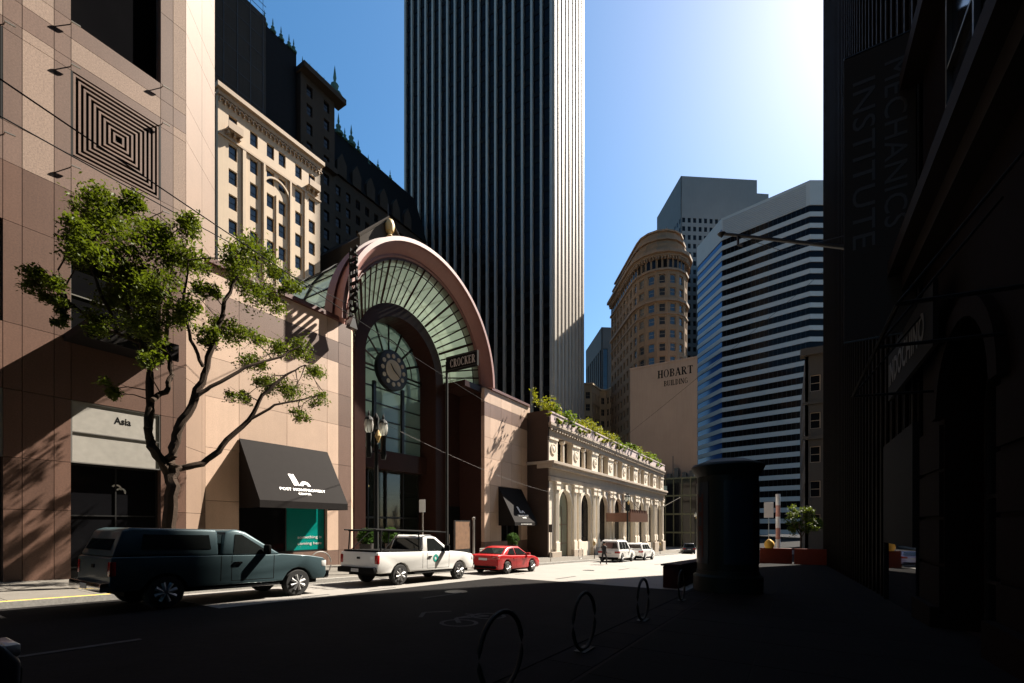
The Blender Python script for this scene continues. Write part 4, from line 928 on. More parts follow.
# ================================================================== street tree on the left
tr = thing('street_tree', 'tall leafy street tree with several leaning dark limbs, in front of the granite building', 'tree', (-16.8, 6.5, gz(6.5) + .15))
rt = random.Random(11)
def T(px, py, dx=0): return street(px, py, -16.8 + dx)
limbs = [([(170, 590), (170, 560), (170, 526), (171, 486), (173, 468)], [.27, .23, .2, .19, .17], 0, 0), ([(171, 480), (158, 455), (149, 438), (151, 400), (151, 364), (140, 343), (128, 310), (118, 270), (112, 235)], [.15, .14, .13, .11, .10, .08, .06, .04, .02], 0, -.6),
         ([(172, 468), (171, 455), (177, 429), (195, 398), (206, 367), (218, 332), (225, 300), (240, 270), (255, 255)], [.15, .14, .13, .12, .10, .08, .06, .04, .02], 0, .6), ([(173, 469), (204, 464), (222, 447), (248, 420), (262, 395), (285, 375), (305, 365)], [.11, .10, .09, .08, .06, .04, .02], 0, .9),
         ([(151, 400), (165, 392), (172, 375), (165, 350), (168, 310), (172, 260), (170, 225)], [.08, .08, .07, .07, .05, .04, .02], 0, -.8), ([(195, 398), (211, 387), (246, 367), (281, 357), (300, 345)], [.07, .06, .05, .04, .02], .4, .8), ([(140, 343), (110, 330), (85, 315), (65, 298), (45, 282), (25, 275)], [.06, .05, .04, .035, .03, .015], -.2, -.5),
         ([(204, 367), (190, 340), (183, 305), (188, 260)], [.06, .05, .04, .02], .3, 1.2), ([(118, 330), (100, 290), (85, 250), (78, 225)], [.05, .04, .03, .015], -.3, -1.2), ([(248, 420), (275, 405), (300, 400), (318, 395)], [.05, .04, .03, .015], .5, 1.2), ([(67, 300), (62, 283), (58, 270)], [.03, .02, .01], -.4, -.5)]
mb = MB(); SK = []
for pts, rad, a, b in limbs:
    n = len(pts); P3 = [T(p[0], p[1], a + (b - a) * i / (n - 1)) for i, p in enumerate(pts)]; Q = []; RQ = []
    for i in range(n - 1):
        for q in range(4):
            f = q / 4; j = min(.05, rad[i] * .45 + .012); Q.append(P3[i].lerp(P3[i + 1], f) + Vector((rt.uniform(-j, j), rt.uniform(-j, j), 0))); RQ.append((rad[i] * (1 - f) + rad[i + 1] * f) * rt.uniform(.95, 1.05))
    Q.append(P3[-1]); RQ.append(rad[-1]); mb.tube(Q, RQ, 8); SK += Q[3:] if rad[0] < .2 else []
tmb = mb
cl_ = [(32, 276, 17), (48, 285, 20), (62, 300, 14), (70, 228, 24), (92, 215, 26), (110, 205, 24), (135, 205, 20), (150, 230, 28), (118, 240, 34), (88, 255, 24), (135, 270, 36), (165, 245, 32), (185, 225, 20), (192, 262, 26), (160, 295, 34), (118, 300, 26), (95, 325, 20), (140, 330, 28), (182, 312, 26), (205, 292, 18),
       (232, 262, 26), (255, 255, 24), (275, 268, 20), (240, 292, 28), (268, 300, 24), (288, 288, 16), (225, 325, 24), (250, 340, 22), (275, 345, 22), (300, 352, 20), (312, 375, 16), (295, 390, 20), (268, 385, 22), (242, 395, 14), (318, 398, 10), (302, 412, 12), (112, 392, 12), (60, 318, 10), (205, 345, 18), (150, 365, 16), (255, 365, 18)]
cls = []
for (x, y, r) in cl_:
    for q in range(2):
        dx = (rt.uniform(-2.7, -1.5) if x > 205 and y > 300 else rt.uniform(-1.7, 1.7)) if q else rt.uniform(-.6, .6); c = T(x + rt.uniform(-4, 4), y + rt.uniform(-4, 4), dx); d = 16.8 * FPX / ((790 - x) * CS); cls.append((c, r * d / FPX * (1.0 if q == 0 else .8), r / 24))
for (c, rr_, dn) in cls:
    a = min(SK, key=lambda q: (q - c).length); m_ = a.lerp(c, .5) + Vector((rt.uniform(-.15, .15), rt.uniform(-.15, .15), .1)); tmb.tube([a, m_, c], [.022, .015, .008], 4)
    for _ in range(3): tmb.tube([m_.lerp(c, rt.uniform(0, .8)), c + Vector((rt.gauss(0, 1), rt.gauss(0, 1), rt.gauss(0, .8))).normalized() * rr_ * .8], [.010, .004], 3)
tmb.build('trunk', bark, tr, smooth=True)
leaves('foliage', [(c, q * .9, d_) for c, q, d_ in cls], .115, leafA, tr, 620, .8, .58)

# ================================================================== vehicles
PITCH = -math.atan(GRADE)
def wheel(parent, x, y, r, wd, rimm_=rimm, sp=8):
    s_ = 1 if x > 0 else -1; mb = MB(); prof = [(r * .62, -wd / 2), (r * .9, -wd / 2), (r, -wd * .32), (r, wd * .32), (r * .9, wd / 2), (r * .62, wd / 2)]
    mb.lathe(prof, (x, y, r), 24, 0, 'x'); t = mb.build('wheel', rubber, parent, smooth=True)
    mb = MB(); xo = x + s_ * wd * .36; mb.lathe([(r * .63, -.02 * s_), (r * .63, .03 * s_), (r * .55, .01 * s_), (r * .15, .0)], (xo, y, r), 20, 0, 'x'); mb.lathe([(r * .16, 0), (r * .16, .05 * s_), (.01, .06 * s_)], (xo, y, r), 10, 0, 'x')
    for k in range(sp):
        a = 2 * math.pi * k / sp + .3; c, q = math.cos(a), math.sin(a); mb.tube([(xo + .03 * s_, y + r * .1 * c, r + r * .1 * q), (xo + .035 * s_, y + r * .58 * c, r + r * .58 * q)], [.045, .05], 4)
    mb.build('rim', rimm_, t)
    mb = MB(); mb.lathe([(r * .6, 0), (r * .6, -.01 * s_), (.01, -.01 * s_)], (x + s_ * wd * .30, y, r), 16, 0, 'x'); mb.build('brake_disc', blackm, t)
def arch_line(c, r, z, n=8):                                       # wheel-arch notch from front to rear along the bottom line
    return [(c + r * math.cos(math.pi * k / n), max(z, .36 + r * math.sin(math.pi * k / n)) if 0 < k < n else z) for k in range(n + 1)]
def car_root(name, label, cat='car', group=None): return thing(name, label, cat, (0, 0, 0), group)
def cabin(parent, paint, prof, zb, zt, wb, wt, m_=None, roof_bevel=.06):
    xw = lambda z: wb + (wt - wb) * (z - zb) / (zt - zb)
    mb = MB(); mb.loft([[(-xw(z), y, z) for y, z in prof], [(xw(z), y, z) for y, z in prof]]); mb.build('cab', paint, parent, bevel=roof_bevel)
    return xw
def pane(parent, poly, xw, name='side_window', mat=carglass):
    for s_ in (-1, 1):
        mb = MB(); mb.loft([[(s_ * (xw(z) + .004), y, z) for y, z in poly], [(s_ * (xw(z) + .012), y, z) for y, z in poly]]); mb.build(name, mat, parent)
def quadpane(parent, pts, name): mb = MB(); mb.add(pts, [(0, 1, 2, 3)]); mb.build(name, carglass, parent)
def sedan(root, paint, L=4.65, W=1.8, H=1.44, wb0=.95, wb1=3.65, wr=.33, suv=False):
    h = W / 2; zb = .92 if not suv else 1.05; bot = .26 if not suv else .34
    A0 = arch_line(wb0, wr + .07, bot); A1 = arch_line(wb1, wr + .07, bot)
    if not suv: top = [(0.02, .55), (0, .88), (.08, .98), (.55, 1.02), (1.2, .97), (3.3, .94), (3.45, .95), (L - .5, .87), (L - .14, .76), (L - .02, .58), (L - .02, .34), (L - .15, bot)]
    else: top = [(0.02, .6), (0, .95), (.06, 1.08), (1.2, 1.09), (3.4, 1.08), (3.5, 1.07), (L - .35, .98), (L - .08, .86), (L, .62), (L - .04, .42), (L - .15, bot)]
    prof = top + A1 + A0 + [(.12, bot), (0, .4)]
    mb = MB(); mb.loft([[(x_, y, z) for y, z in prof] for x_ in (-h + .05, -h, h, h - .05)][1:3]); mb.build('body', paint, root, bevel=.05, seg=3)
    if not suv: cp = [(.62, 1.0), (1.25, H - .06), (1.7, H), (2.4, H), (3.42, .92)]
    else: cp = [(.08, 1.08), (.30, H - .06), (.5, H), (2.6, H), (2.9, H - .06), (3.55, 1.07)]
    xw = cabin(root, paint, cp, zb, H, h - .04, h - .24)
    if not suv:
        pane(root, [(1.05, 1.03), (1.42, H - .12), (1.78, H - .09), (1.82, 1.0)], xw); pane(root, [(1.9, 1.0), (1.86, H - .09), (2.4, H - .09), (3.12, 1.0)], xw)
        a, b = xw(1.04) - .1, xw(H) - .08; quadpane(root, [(-a, .655, 1.06), (a, .655, 1.06), (b, 1.19, H - .09), (-b, 1.19, H - .09)], 'rear_window'); quadpane(root, [(-a, 3.33, 1.0), (a, 3.33, 1.0), (b, 2.53, H - .06), (-b, 2.53, H - .06)], 'windscreen')
    else:
        pane(root, [(.32, 1.14), (.46, H - .14), (1.15, H - .12), (1.2, 1.14)], xw); pane(root, [(1.28, 1.14), (1.24, H - .12), (2.0, H - .12), (2.02, 1.14)], xw); pane(root, [(2.1, 1.14), (2.08, H - .12), (2.6, H - .12), (3.2, 1.14)], xw)
        a, b = xw(1.1) - .1, xw(H) - .1; quadpane(root, [(-a, .09, 1.18), (a, .09, 1.18), (b, .255, H - .18), (-b, .255, H - .18)], 'rear_window'); quadpane(root, [(-a, 3.48, 1.14), (a, 3.48, 1.14), (b, 2.93, H - .13), (-b, 2.93, H - .13)], 'windscreen')
    for x_ in (-h + .06, h - .06):
        for y in (wb0, wb1): wheel(root, x_ - .06 * (1 if x_ > 0 else -1) + (.05 if x_ > 0 else -.05), y, wr, .21)
    for s_ in (-1, 1):
        mb = MB(); mb.box(s_ * (h - .42), s_ * (h + .008), -.012, .22, .78, .96); mb.build('tail_light', redlens, root, bevel=.02)
        mb = MB(); mb.box(s_ * (h - .5), s_ * (h - .02), L - .3, L - .03, .62, .74); mb.build('headlight', clearlens, root, bevel=.02)
        mb = MB(); mb.box(s_ * (h - .05), s_ * (h + .17), 2.95, 3.1, zb + .04, zb + .18); mb.build('mirror', paint, root, bevel=.03)
        for y in (1.55, 2.5):
            mb = MB(); mb.box(s_ * (h + .001), s_ * (h + .03), y, y + .18, zb - .14, zb - .10); mb.build('door_handle', paint, root)
        mb = MB()
        for y in (1.28, 1.88, 2.95): mb.box(s_ * (h - .02), s_ * (h + .0015), y, y + .012, bot + .12, zb - .01)
        mb.build('door_gap', blackm, root)
    mb = MB(); mb.box(-.26, .26, -.014, .02, .72, .84); mb.build('licence_plate', plate, root)
    mb = MB(); mb.box(-h + .1, h - .1, -.03, .1, .30, .44); mb.box(-h + .15, h - .15, L - .05, L + .02, .30, .5); mb.build('bumper', blackm, root, bevel=.03)
    mb = MB(); mb.box(-h + .12, h - .12, .3, L - .3, .18, .9); mb.build('underbody', blackm, root)
def pickup(root, paint, wb0, wb1, L, shell=False, W=2.0, H=1.92):
    h = W / 2; bot = .48; wr = .40; zr = 1.24; cabr = wb0 + 1.18; hood = wb1 - .55
    A0 = arch_line(wb0, wr + .09, bot); A1 = arch_line(wb1, wr + .09, bot)
    prof = [(0, .62), (0, zr - .03), (.03, zr), (hood - .12, zr + .0), (hood, zr + .02), (wb1 + .3, zr - .04), (L - .16, zr - .12), (L - .06, zr - .22), (L - .04, .62), (L - .12, bot)] + A1 + A0 + [(.1, bot)]
    mb = MB(); mb.loft([[(x_, y, z) for y, z in prof] for x_ in (-h, h)]); mb.build('body', paint, root, bevel=.05, seg=3)
    cp = [(cabr + .04, zr), (cabr + .16, H - .07), (cabr + .34, H), (hood - 1.15, H), (hood - .93, H - .06), (hood + .02, zr + .01)]
    xw = cabin(root, paint, cp, zr, H, h - .05, h - .2)
    pane(root, [(cabr + .32, zr + .03), (cabr + .40, H - .13), (hood - 1.05, H - .13), (hood - .35, zr + .09), (hood - .37, zr + .03)], xw)
    a, b = xw(zr) - .12, xw(H) - .1
    quadpane(root, [(-a, cabr + .035, zr + .08), (a, cabr + .035, zr + .08), (b, cabr + .13, H - .14), (-b, cabr + .13, H - .14)], 'rear_window'); quadpane(root, [(-a, hood - .05, zr + .07), (a, hood - .05, zr + .07), (b, hood - .90, H - .09), (-b, hood - .90, H - .09)], 'windscreen')
    for s_ in (-1, 1):
        for y in (wb0, wb1): wheel(root, s_ * (h - .14), y, wr, .26)
        mb = MB(); mb.box(s_ * (h - .14), s_ * (h + .01), -.015, .1, .82, zr - .1); mb.build('tail_light', redlens, root, bevel=.02)
        mb = MB(); mb.box(s_ * (h - .42), s_ * (h + .004), L - .22, L - .045, .84, zr - .2); mb.build('headlight', clearlens, root, bevel=.02)
        mb = MB(); mb.box(s_ * (h - .04), s_ * (h + .22), hood - .52, hood - .42, zr + .02, zr + .28); mb.build('mirror', blackm, root, bevel=.03)
        mb = MB(); mb.box(s_ * (h + .001), s_ * (h + .03), cabr + .32, cabr + .52, zr - .22, zr - .17); mb.build('door_handle', chrome, root)
        mb = MB()
        for y in (cabr, cabr + .26, hood - .22): mb.box(s_ * (h - .02), s_ * (h + .0015), y, y + .016, .58, zr - .01)
        mb.box(s_ * (h - .02), s_ * (h + .0015), cabr + .26, hood - .2, .57, .585); mb.build('door_gap', blackm, root)
        mb = MB(); mb.box(s_ * (h - .12), s_ * (h + .06), wb0 + .7, wb1 - .6, .38, .43); mb.build('running_board', chrome if shell else blackm, root, bevel=.015)
    mb = MB(); mb.box(-h + .02, h - .02, -.16, .02, .48, .68); mb.build('rear_bumper', chrome if shell else blackm, root, bevel=.03)
    mb = MB(); mb.box(-h + .02, h - .02, L - .08, L + .1, .46, .72); mb.build('front_bumper', chrome, root, bevel=.04)
    mb = MB(); mb.box(-h + .45, h - .45, L - .06, L + .0, .76, zr - .22); mb.build('grille', black, root, bevel=.02)
    mb = MB(); mb.box(-.08, .08, -.02, .0, .98, 1.06); mb.build('tailgate_handle', blackm, root)
    mb = MB(); mb.box(-h + .12, h - .12, .3, L - .3, .36, .7); mb.build('underbody', blackm, root)
    mb = MB(); mb.box(-.2, .2, -.165, -.155, .52, .64); mb.build('licence_plate', plate, root)
    return xw, zr, cabr, hood, h

def place(root, x, y, yaw=0): root.location = (x, y, gz(y)); root.rotation_euler = (PITCH, 0, yaw)
# white pickup
wp = car_root('pickup_truck', 'white pickup truck with a black ladder rack and a toolbox bed', 'pickup truck')
xw, zr, cabr, hood, h = pickup(wp, wpaint, 1.15, 4.73, 5.75)
mb = MB(); mb.box(-h + .07, h - .07, .08, cabr - .02, zr + .002, zr + .07); mb.build('bed_cover', blackm, wp)
mb = MB()
for y in (.25, cabr - .1):
    for s_ in (-1, 1): mb.tube([(s_ * (h - .12), y, zr), (s_ * (h - .16), y, H_ := 2.02)], .028, 6)
    mb.tube([(-h + .1, y, 2.02), (h - .1, y, 2.02)], .03, 6)
for s_ in (-1, 1): mb.tube([(s_ * (h - .16), .0, 2.05), (s_ * (h - .16), 3.9, 2.06)], .03, 6)
mb.tube([(.1, .0, 2.09), (.1, 4.0, 2.09)], .022, 5); mb.tube([(.45, .0, 2.09), (.45, 4.0, 2.09)], .022, 5)
for k in range(11): mb.tube([(.1, .2 + k * .36, 2.09), (.45, .2 + k * .36, 2.09)], .016, 4)
for s_ in (-1, 1): mb.tube([(s_ * (h - .12), .3, zr), (s_ * (h - .16), 1.2, 2.0)], .02, 5)
mb.build('ladder_rack', M('rack_black', (.01, .01, .01), .9, spec=.1), wp)
mb = MB(Fr((h + .004, 0, 0), (0, 1))); mb.arc(.07, .16, 0, .003, (cabr + .78, .98), a0=0, a1=360, n=14); mb.build('door_emblem', M('teal_emblem', (.02, .30, .25), .4), wp)
letters('FLEET', Fr((h + .004, 0, 0), (0, 1)), cabr + .7, .72, 0, .45, .07, dimgrey, wp) if False else None
place(wp, -13.5, 12.3 - 1.15)
# dark pickup with camper shell
dp = car_root('pickup_truck', 'blue grey pickup truck with a matching camper shell, half in shadow at left', 'pickup truck')
xw2, zr, cabr, hood, h = pickup(dp, gpaint, 1.05, 4.4, 5.38, True)
mb = MB(); cp = [(.02, zr + .004), (.22, 1.84), (.4, 1.90), (cabr - .1, 1.91), (cabr - .03, 1.88), (cabr - .03, zr + .004)]; xs = lambda z: h - .04 - .14 * (z - zr) / .68
mb.loft([[(s_ * xs(z), y, z) for y, z in cp] for s_ in (-1, 1)]); cs = mb.build('camper_shell', gpaint, dp, bevel=.06)
for s_ in (-1, 1):
    mb = MB(); pl = [(.55, zr + .17), (.6, 1.75), (cabr - .25, 1.76), (cabr - .22, zr + .17)]; mb.loft([[(s_ * (xs(z) + q), y, z) for y, z in pl] for q in (.004, .014)]); mb.build('shell_window', carglass, cs)
quadpane(cs, [(-.75, .045, zr + .15), (.75, .045, zr + .15), (.68, .205, 1.76), (-.68, .205, 1.76)], 'shell_rear_window')
place(dp, -13.5, 8.13 - 4.4)
rs_ = car_root('sedan', 'bright red four-door sedan parked ahead of the white pickup'); sedan(rs_, rpaint, 4.5, 1.8, 1.44, .98, 3.6); place(rs_, -13.4, 19.85 - .95)
v1 = car_root('sport_utility_vehicle', 'white sport utility vehicle with a roof rack, nearer of two by the bank', 'car', 'white vehicles parked by the bank'); sedan(v1, wpaint, 4.7, 1.92, 1.92, .9, 3.7, .37, True)
mb = MB(); 
for s_ in (-1, 1): mb.tube([(s_ * .62, .5, 1.98), (s_ * .62, 2.6, 1.98)], .025, 5)
for y in (.5, 1.2, 1.9, 2.6): mb.tube([(-.62, y, 1.99), (.62, y, 1.99)], .02, 5)
for s_ in (-1, 1):
    for y in (.55, 2.5): mb.tube([(s_ * .62, y, 1.88), (s_ * .62, y, 1.98)], .02, 5)
mb.build('roof_rack', sill, v1); place(v1, -13.5, 38.0)
v2 = car_root('sport_utility_vehicle', 'white sport utility vehicle without roof rack, farther of two by the bank', 'car', 'white vehicles parked by the bank'); sedan(v2, wpaint, 4.7, 1.9, 1.72, .9, 3.7, .36, True); place(v2, -13.2, 44.2)
v3 = car_root('sport_utility_vehicle', 'distant dark sport utility vehicle at the far corner past the bank'); sedan(v3, kpaint, 4.8, 1.95, 1.8, .9, 3.8, .37, True); place(v3, -14.2, 79, R(16))
v4 = car_root('sedan', 'black sedan whose front corner enters at the lower left edge'); sedan(v4, M('charcoal_car_paint', (.04, .042, .05), .3, coat=.6), 4.7, 1.82, 1.42, .95, 3.7); place(v4, -7.0, 1.2 - 4.7)
v5 = car_root('sedan', 'pale lilac sedan parked beyond the advertising column, seen mirrored in the dark shop window'); sedan(v5, lpaint, 4.6, 1.8, 1.46, .95, 3.6); place(v5, -4.5, 54.5)

# ================================================================== street furniture
def lamp_post(label, x, y):
    t = thing('street_lamp', label, 'street lamp', (x, y, gz(y) + .15), 'twin-lantern street lamps'); z = t.location.z; mb = MB()
    mb.lathe([(.30, 0), (.30, .12), (.22, .2), (.24, .7), (.16, .85), (.12, 1.1), (.10, 3.4), (.085, 5.6), (.12, 5.7), (.08, 5.9), (.10, 6.3)], (x, y, z), 12); mb.build('post', ironm, t, smooth=True)
    mb = MB()
    for s_ in (-1, 1): mb.tube([(x, y, z + 5.5), (x, y + s_ * .3, z + 5.45), (x, y + s_ * .42, z + 5.75), (x, y + s_ * .42, z + 6.3)], [.06, .055, .05, .09], 6)
    mb.lathe([(.02, 6.3), (.16, 6.5), (.10, 6.8), (.14, 7.0), (.02, 7.25)], (x, y, z), 8); mb.build('arm', ironm, t, smooth=True)
    for s_ in (-1, 1):
        mb = MB(); mb.lathe([(.10, 6.3), (.17, 6.38), (.21, 6.65), (.17, 6.86), (.13, 6.88)], (x, y + s_ * .42, z), 10); ln = mb.build('lantern', lampglass, t, smooth=True)
        mb = MB(); mb.lathe([(.20, 6.86), (.15, 6.97), (.05, 7.05), (.05, 7.15), (.01, 7.3)], (x, y + s_ * .42, z), 10)
        for k in range(6):
            a = k * math.pi / 3; mb.tube([(x + r * math.cos(a), y + s_ * .42 + r * math.sin(a), z + q) for r, q in ((.11, 6.3), (.175, 6.38), (.215, 6.65), (.175, 6.86))], .016, 4)
        mb.build('lantern_cap', ironm, ln)
        mb = MB(); mb.lathe([(.10, 5.2), (.14, 5.4), (.11, 5.8), (.13, 6.28)], (x, y + s_ * .42, z), 8); mb.build('lantern_base', ironm, ln)
    mb = MB(); mb.lathe([(.02, -.3), (.14, 0), (.02, .3)], (x + .12, y, z + 6.2), 8); mb.build('gilded_badge', gold, t)
    return t
L1 = lamp_post('twin-lantern black street lamp before the galleria clock window', -15.95, 14.2)
dup(L1, (-15.95, 51.3, gz(51.3) + .15), 'twin-lantern black street lamp standing before the bank marquee')
dup(L1, (-15.6, 93, gz(93) + .1), 'small far twin-lantern street lamp beyond the end of the bank')
cs_ = thing('signpost', 'tall slim post with a black lettered flag sign before the galleria', 'signpost', (-16.0, 19.2, gz(19.2) + .15)); z = cs_.location.z
mb = MB(); mb.lathe([(.13, 0), (.13, .3), (.08, .4), (.07, 11.3)], (-16, 19.2, z), 10); mb.build('post', ironm, cs_, smooth=True)
mb = MB(); mb.box(-15.98, -13.9, 19.12, 19.28, 10.15, 10.95); sbd = mb.build('sign_board', blackm, cs_); F = Fr((-15.9, 19.12, 0), (1, 0)); serif('CROCKER', F, .2, 10.33, .004, 1.7, .42, M('pale_sign_lettering', (.4, .36, .33), .6), sbd)
mb = MB(F); 
for (a, b, c_, d) in ((.0, 1.98, 10.2, 10.225), (.0, 1.98, 10.875, 10.9)): mb.box(a, b, c_, d, .002, .008)
mb.build('border', dimgrey, sbd)
def signpole(name, label, cat, x, y, top, pw, ph, mat, grp=None, edge=True):
    t = thing(name, label, cat, (x, y, gz(y) + .15), grp); mb = MB(); mb.tube([(x, y, gz(y) + .15), (x, y, top)], .035, 7); mb.build('pole', sill, t)
    mb = MB(); mb.box(x - pw / 2, x + pw / 2, y - .05, y - .036, top - ph, top); p = mb.build('sign_plate', mat, t, bevel=.004, seg=1); return t, p
t, p = signpole('parking_sign', 'pale rectangular parking sign on a thin pole behind the white pickup', 'sign', -16.0, 17.3, 3.1, .42, .65, signw)
t, p = signpole('parking_sign', 'dark narrow kerb sign on a thin pole before the near corner of the bank', 'sign', -15.9, 31.6, 1.85, .30, .62, black)
t, p = signpole('street_sign', 'white sign on the far right pavement beside the striped post', 'sign', -1.75, 50, 4.0, .8, 1.5, signw)
for (x, y, lab) in ((-15.8, 40.6, 'grey parking meter left of the white roof-rack vehicle by the bank'), (-15.8, 66, 'small parking meter near the far end of the bank')):
    t = thing('parking_meter', lab, 'parking meter', (x, y, gz(y) + .15), 'parking meters along the bank kerb'); z = t.location.z
    mb = MB(); mb.lathe([(.08, 0), (.04, .06), (.035, 1.25)], (x, y, z), 8); mb.build('pole', ironm, t); mb = MB(); mb.lathe([(.09, 1.25), (.13, 1.3), (.13, 1.5), (.10, 1.62), (.02, 1.68)], (x, y, z), 10); mb.build('meter_head', gold, t, smooth=True)
def rack(label, x, y, r, mat, grp):
    t = thing('bike_rack', label, 'bike rack', (x, y, gz(y) + .15), grp); z = t.location.z; mb = MB(); n = 28; pts = [(x, y + r * math.sin(2 * math.pi * k / n), z + r + .02 + r * math.cos(2 * math.pi * k / n)) for k in range(n + 1)]
    mb.tube(pts, .028, 8); mb.build('hoop', mat, t, smooth=True); mb = MB(); mb.box(x - .09, x + .09, y - .2, y + .2, z, z + .02); mb.build('foot_plate', mat, t); return t
for y, lab in ((4.1, 'nearest dark bike hoop on the shaded right kerb'), (6.4, 'second bike hoop from the camera on the shaded right kerb'), (9.6, 'third bike hoop on the shaded right kerb, left of the red barrier'), (13.6, 'farthest bike hoop on the shaded right kerb, before the red barrier')):
    rack(lab, -2.65, y, .425, ironm, 'bike hoops on the shaded right kerb')
rack('pale steel bike hoop between the blue grey and white pickups', -15.9, 11.3, .5, sill, 'steel bike hoops on the sunlit pavement'); rack('pale steel bike hoop on the pavement before the first bank arch', -16.2, 38.2, .5, sill, 'steel bike hoops on the sunlit pavement')
def topiary(label, x, y, zc, r):
    t = thing('topiary_bush', label, 'shrub', (x, y, gz(y) + .15), 'clipped round bushes by the galleria'); z = t.location.z; mb = MB(); mb.lathe([(.3, 0), (.42, zc - z - r * .8), (.36, zc - z - r * .8), (.34, zc - z - r)], (x, y, z), 14); mb.build('planter', pot, t, smooth=True)
    rr = random.Random(int(y * 10)); cls = []
    for k in range(34):
        d = Vector((rr.gauss(0, 1), rr.gauss(0, 1), rr.gauss(0, 1))).normalized() * r * .72; cls.append((Vector((x, y, zc)) + d, r * .42, 1))
    leaves('foliage', cls, .075, leafB, t, 260); mb = MB(); mb.lathe([(.05, -r), (.05, r * .5)], (x, y, zc), 6); mb.build('stem', bark, t)
topiary('clipped round bush just left of the ladder rack of the white pickup', -20.2, 17.3, 1.15, .5); topiary('clipped round bush seen through the ladder rack of the white pickup', -20.2, 19.2, 1.15, .55); topiary('clipped round bush in a planter behind the red sedan', -20.6, 33.6, .55, .58)
mn = thing('menu_board', 'framed tan notice board on the pavement before the galleria entrance', 'notice board', (-20.5, 26.5, gz(26.5) + .15)); z = mn.location.z
mb = MB(); mb.box(-20.55, -20.45, 25.4, 27.3, z + .3, z + 3.0); mb.build('frame', black, mn); mb = MB(); mb.box(-20.449, -20.44, 25.5, 27.2, z + .9, z + 2.9); mb.build('notice', M('faded_notice', (.20, .11, .06), .6, var=.5, scale=2.5), mn)
for (y, lab) in ((27.6, 'steel bollard beside the framed notice board'),):
    mb = MB(); mb.lathe([(.10, 0), (.10, 3.1), (.13, 3.12), (.13, 3.25), (.02, 3.3)], (-20.4, y, gz(y) + .15), 10); tag(mb.build('bollard', sill), lab, 'bollard')
bc = thing('bench', 'low slatted dark bench between the white pickup and the red sedan', 'bench', (-20, 29.5, gz(29.5) + .15)); z = bc.location.z
mb = MB()
for k in range(4): mb.box(-20.3 + k * .13, -20.2 + k * .13, 28.4, 31.2, z + .43, z + .47)
mb.build('seat', steel, bc)
mb = MB()
for k in range(3): mb.box(-20.42, -20.38, 28.4, 31.2, z + .6 + k * .14, z + .7 + k * .14)
mb.build('backrest', steel, bc)
for y in (28.5, 31.1): mb = MB(); mb.box(-20.42, -19.8, y - .03, y + .03, z, z + .43); mb.build('leg', black, bc)
# advertising column
kx, ky = -1.88, 17.5; kz = gz(ky) + .15
kk = thing('advertising_column', 'round dark green advertising column with an overhanging cap, on the right pavement', 'advertising column', (kx, ky, kz))
mb = MB(); mb.lathe([(1.12, 0), (1.12, .55), (1.02, .62), (1.0, .75)], (kx, ky, kz), 32); mb.build('base', kiosk_g, kk, smooth=True)
mb = MB(); mb.lathe([(.98, .75), (.98, 4.0)], (kx, ky, kz), 32); mb.build('drum', kiosk_g, kk, smooth=True)
mb = MB(); mb.lathe([(1.0, 4.0), (1.12, 4.2), (1.18, 4.34), (1.12, 4.42), (1.0, 4.46), (.6, 4.6), (.02, 4.66)], (kx, ky, kz), 32); mb.build('cap', kiosk_g, kk, smooth=True)
for a0, mt in ((195, posterb), (315, posterb), (75, posterb)):
    mb = MB(Matrix(((1, 0, 0, kx), (0, 1, 0, ky), (0, 0, 1, kz), (0, 0, 0, 1)))); rg_ = []
    for k in range(13):
        a = R(a0 - 45 + 90 * k / 12); rg_.append([(1.0 * math.cos(a), 1.0 * math.sin(a), 1.0), (1.0 * math.cos(a), 1.0 * math.sin(a), 3.8), (.985 * math.cos(a), .985 * math.sin(a), 3.8), (.985 * math.cos(a), .985 * math.sin(a), 1.0)])
    mb.loft(rg_); po = mb.build('poster', mt, kk, smooth=True); mb = MB()
    for q in (-8, 8):
        for k in range(3):
            a = R(a0 + 20 + q + k * 1.5); b = R(a0 + 20 + q + (k + 1) * 1.5); mb.loft([[(kx + r * math.cos(t_), ky + r * math.sin(t_), kz + z_) for r, z_ in ((1.004, 1.2), (1.004, 3.4), (1.01, 3.4), (1.01, 1.2))] for t_ in (a, b)])
    for zz in (1.6, 2.1, 2.6, 3.1):
        mb.loft([[(kx + r * math.cos(R(t_)), ky + r * math.sin(R(t_)), kz + z_) for r, z_ in ((1.003, zz), (1.003, zz + .18), (1.009, zz + .18), (1.009, zz))] for t_ in (a0 + 12, a0 + 16, a0 + 20, a0 + 24, a0 + 29)])
    mb.build('printed_bars', posterr, po)
pb = thing('parklet_barrier', 'long dark red kerbside barrier left of the advertising column', 'barrier', (-4.0, 22, gz(22)))
mb = MB(); strip(mb, -4.3, -3.7, 18.4, 27, .88, 0, .86); mb.build('panel', kred, pb, bevel=.03); mb = MB(); strip(mb, -4.36, -3.64, 18.3, 27.1, .96, 0, .07); mb.build('top_rail', kred, pb)
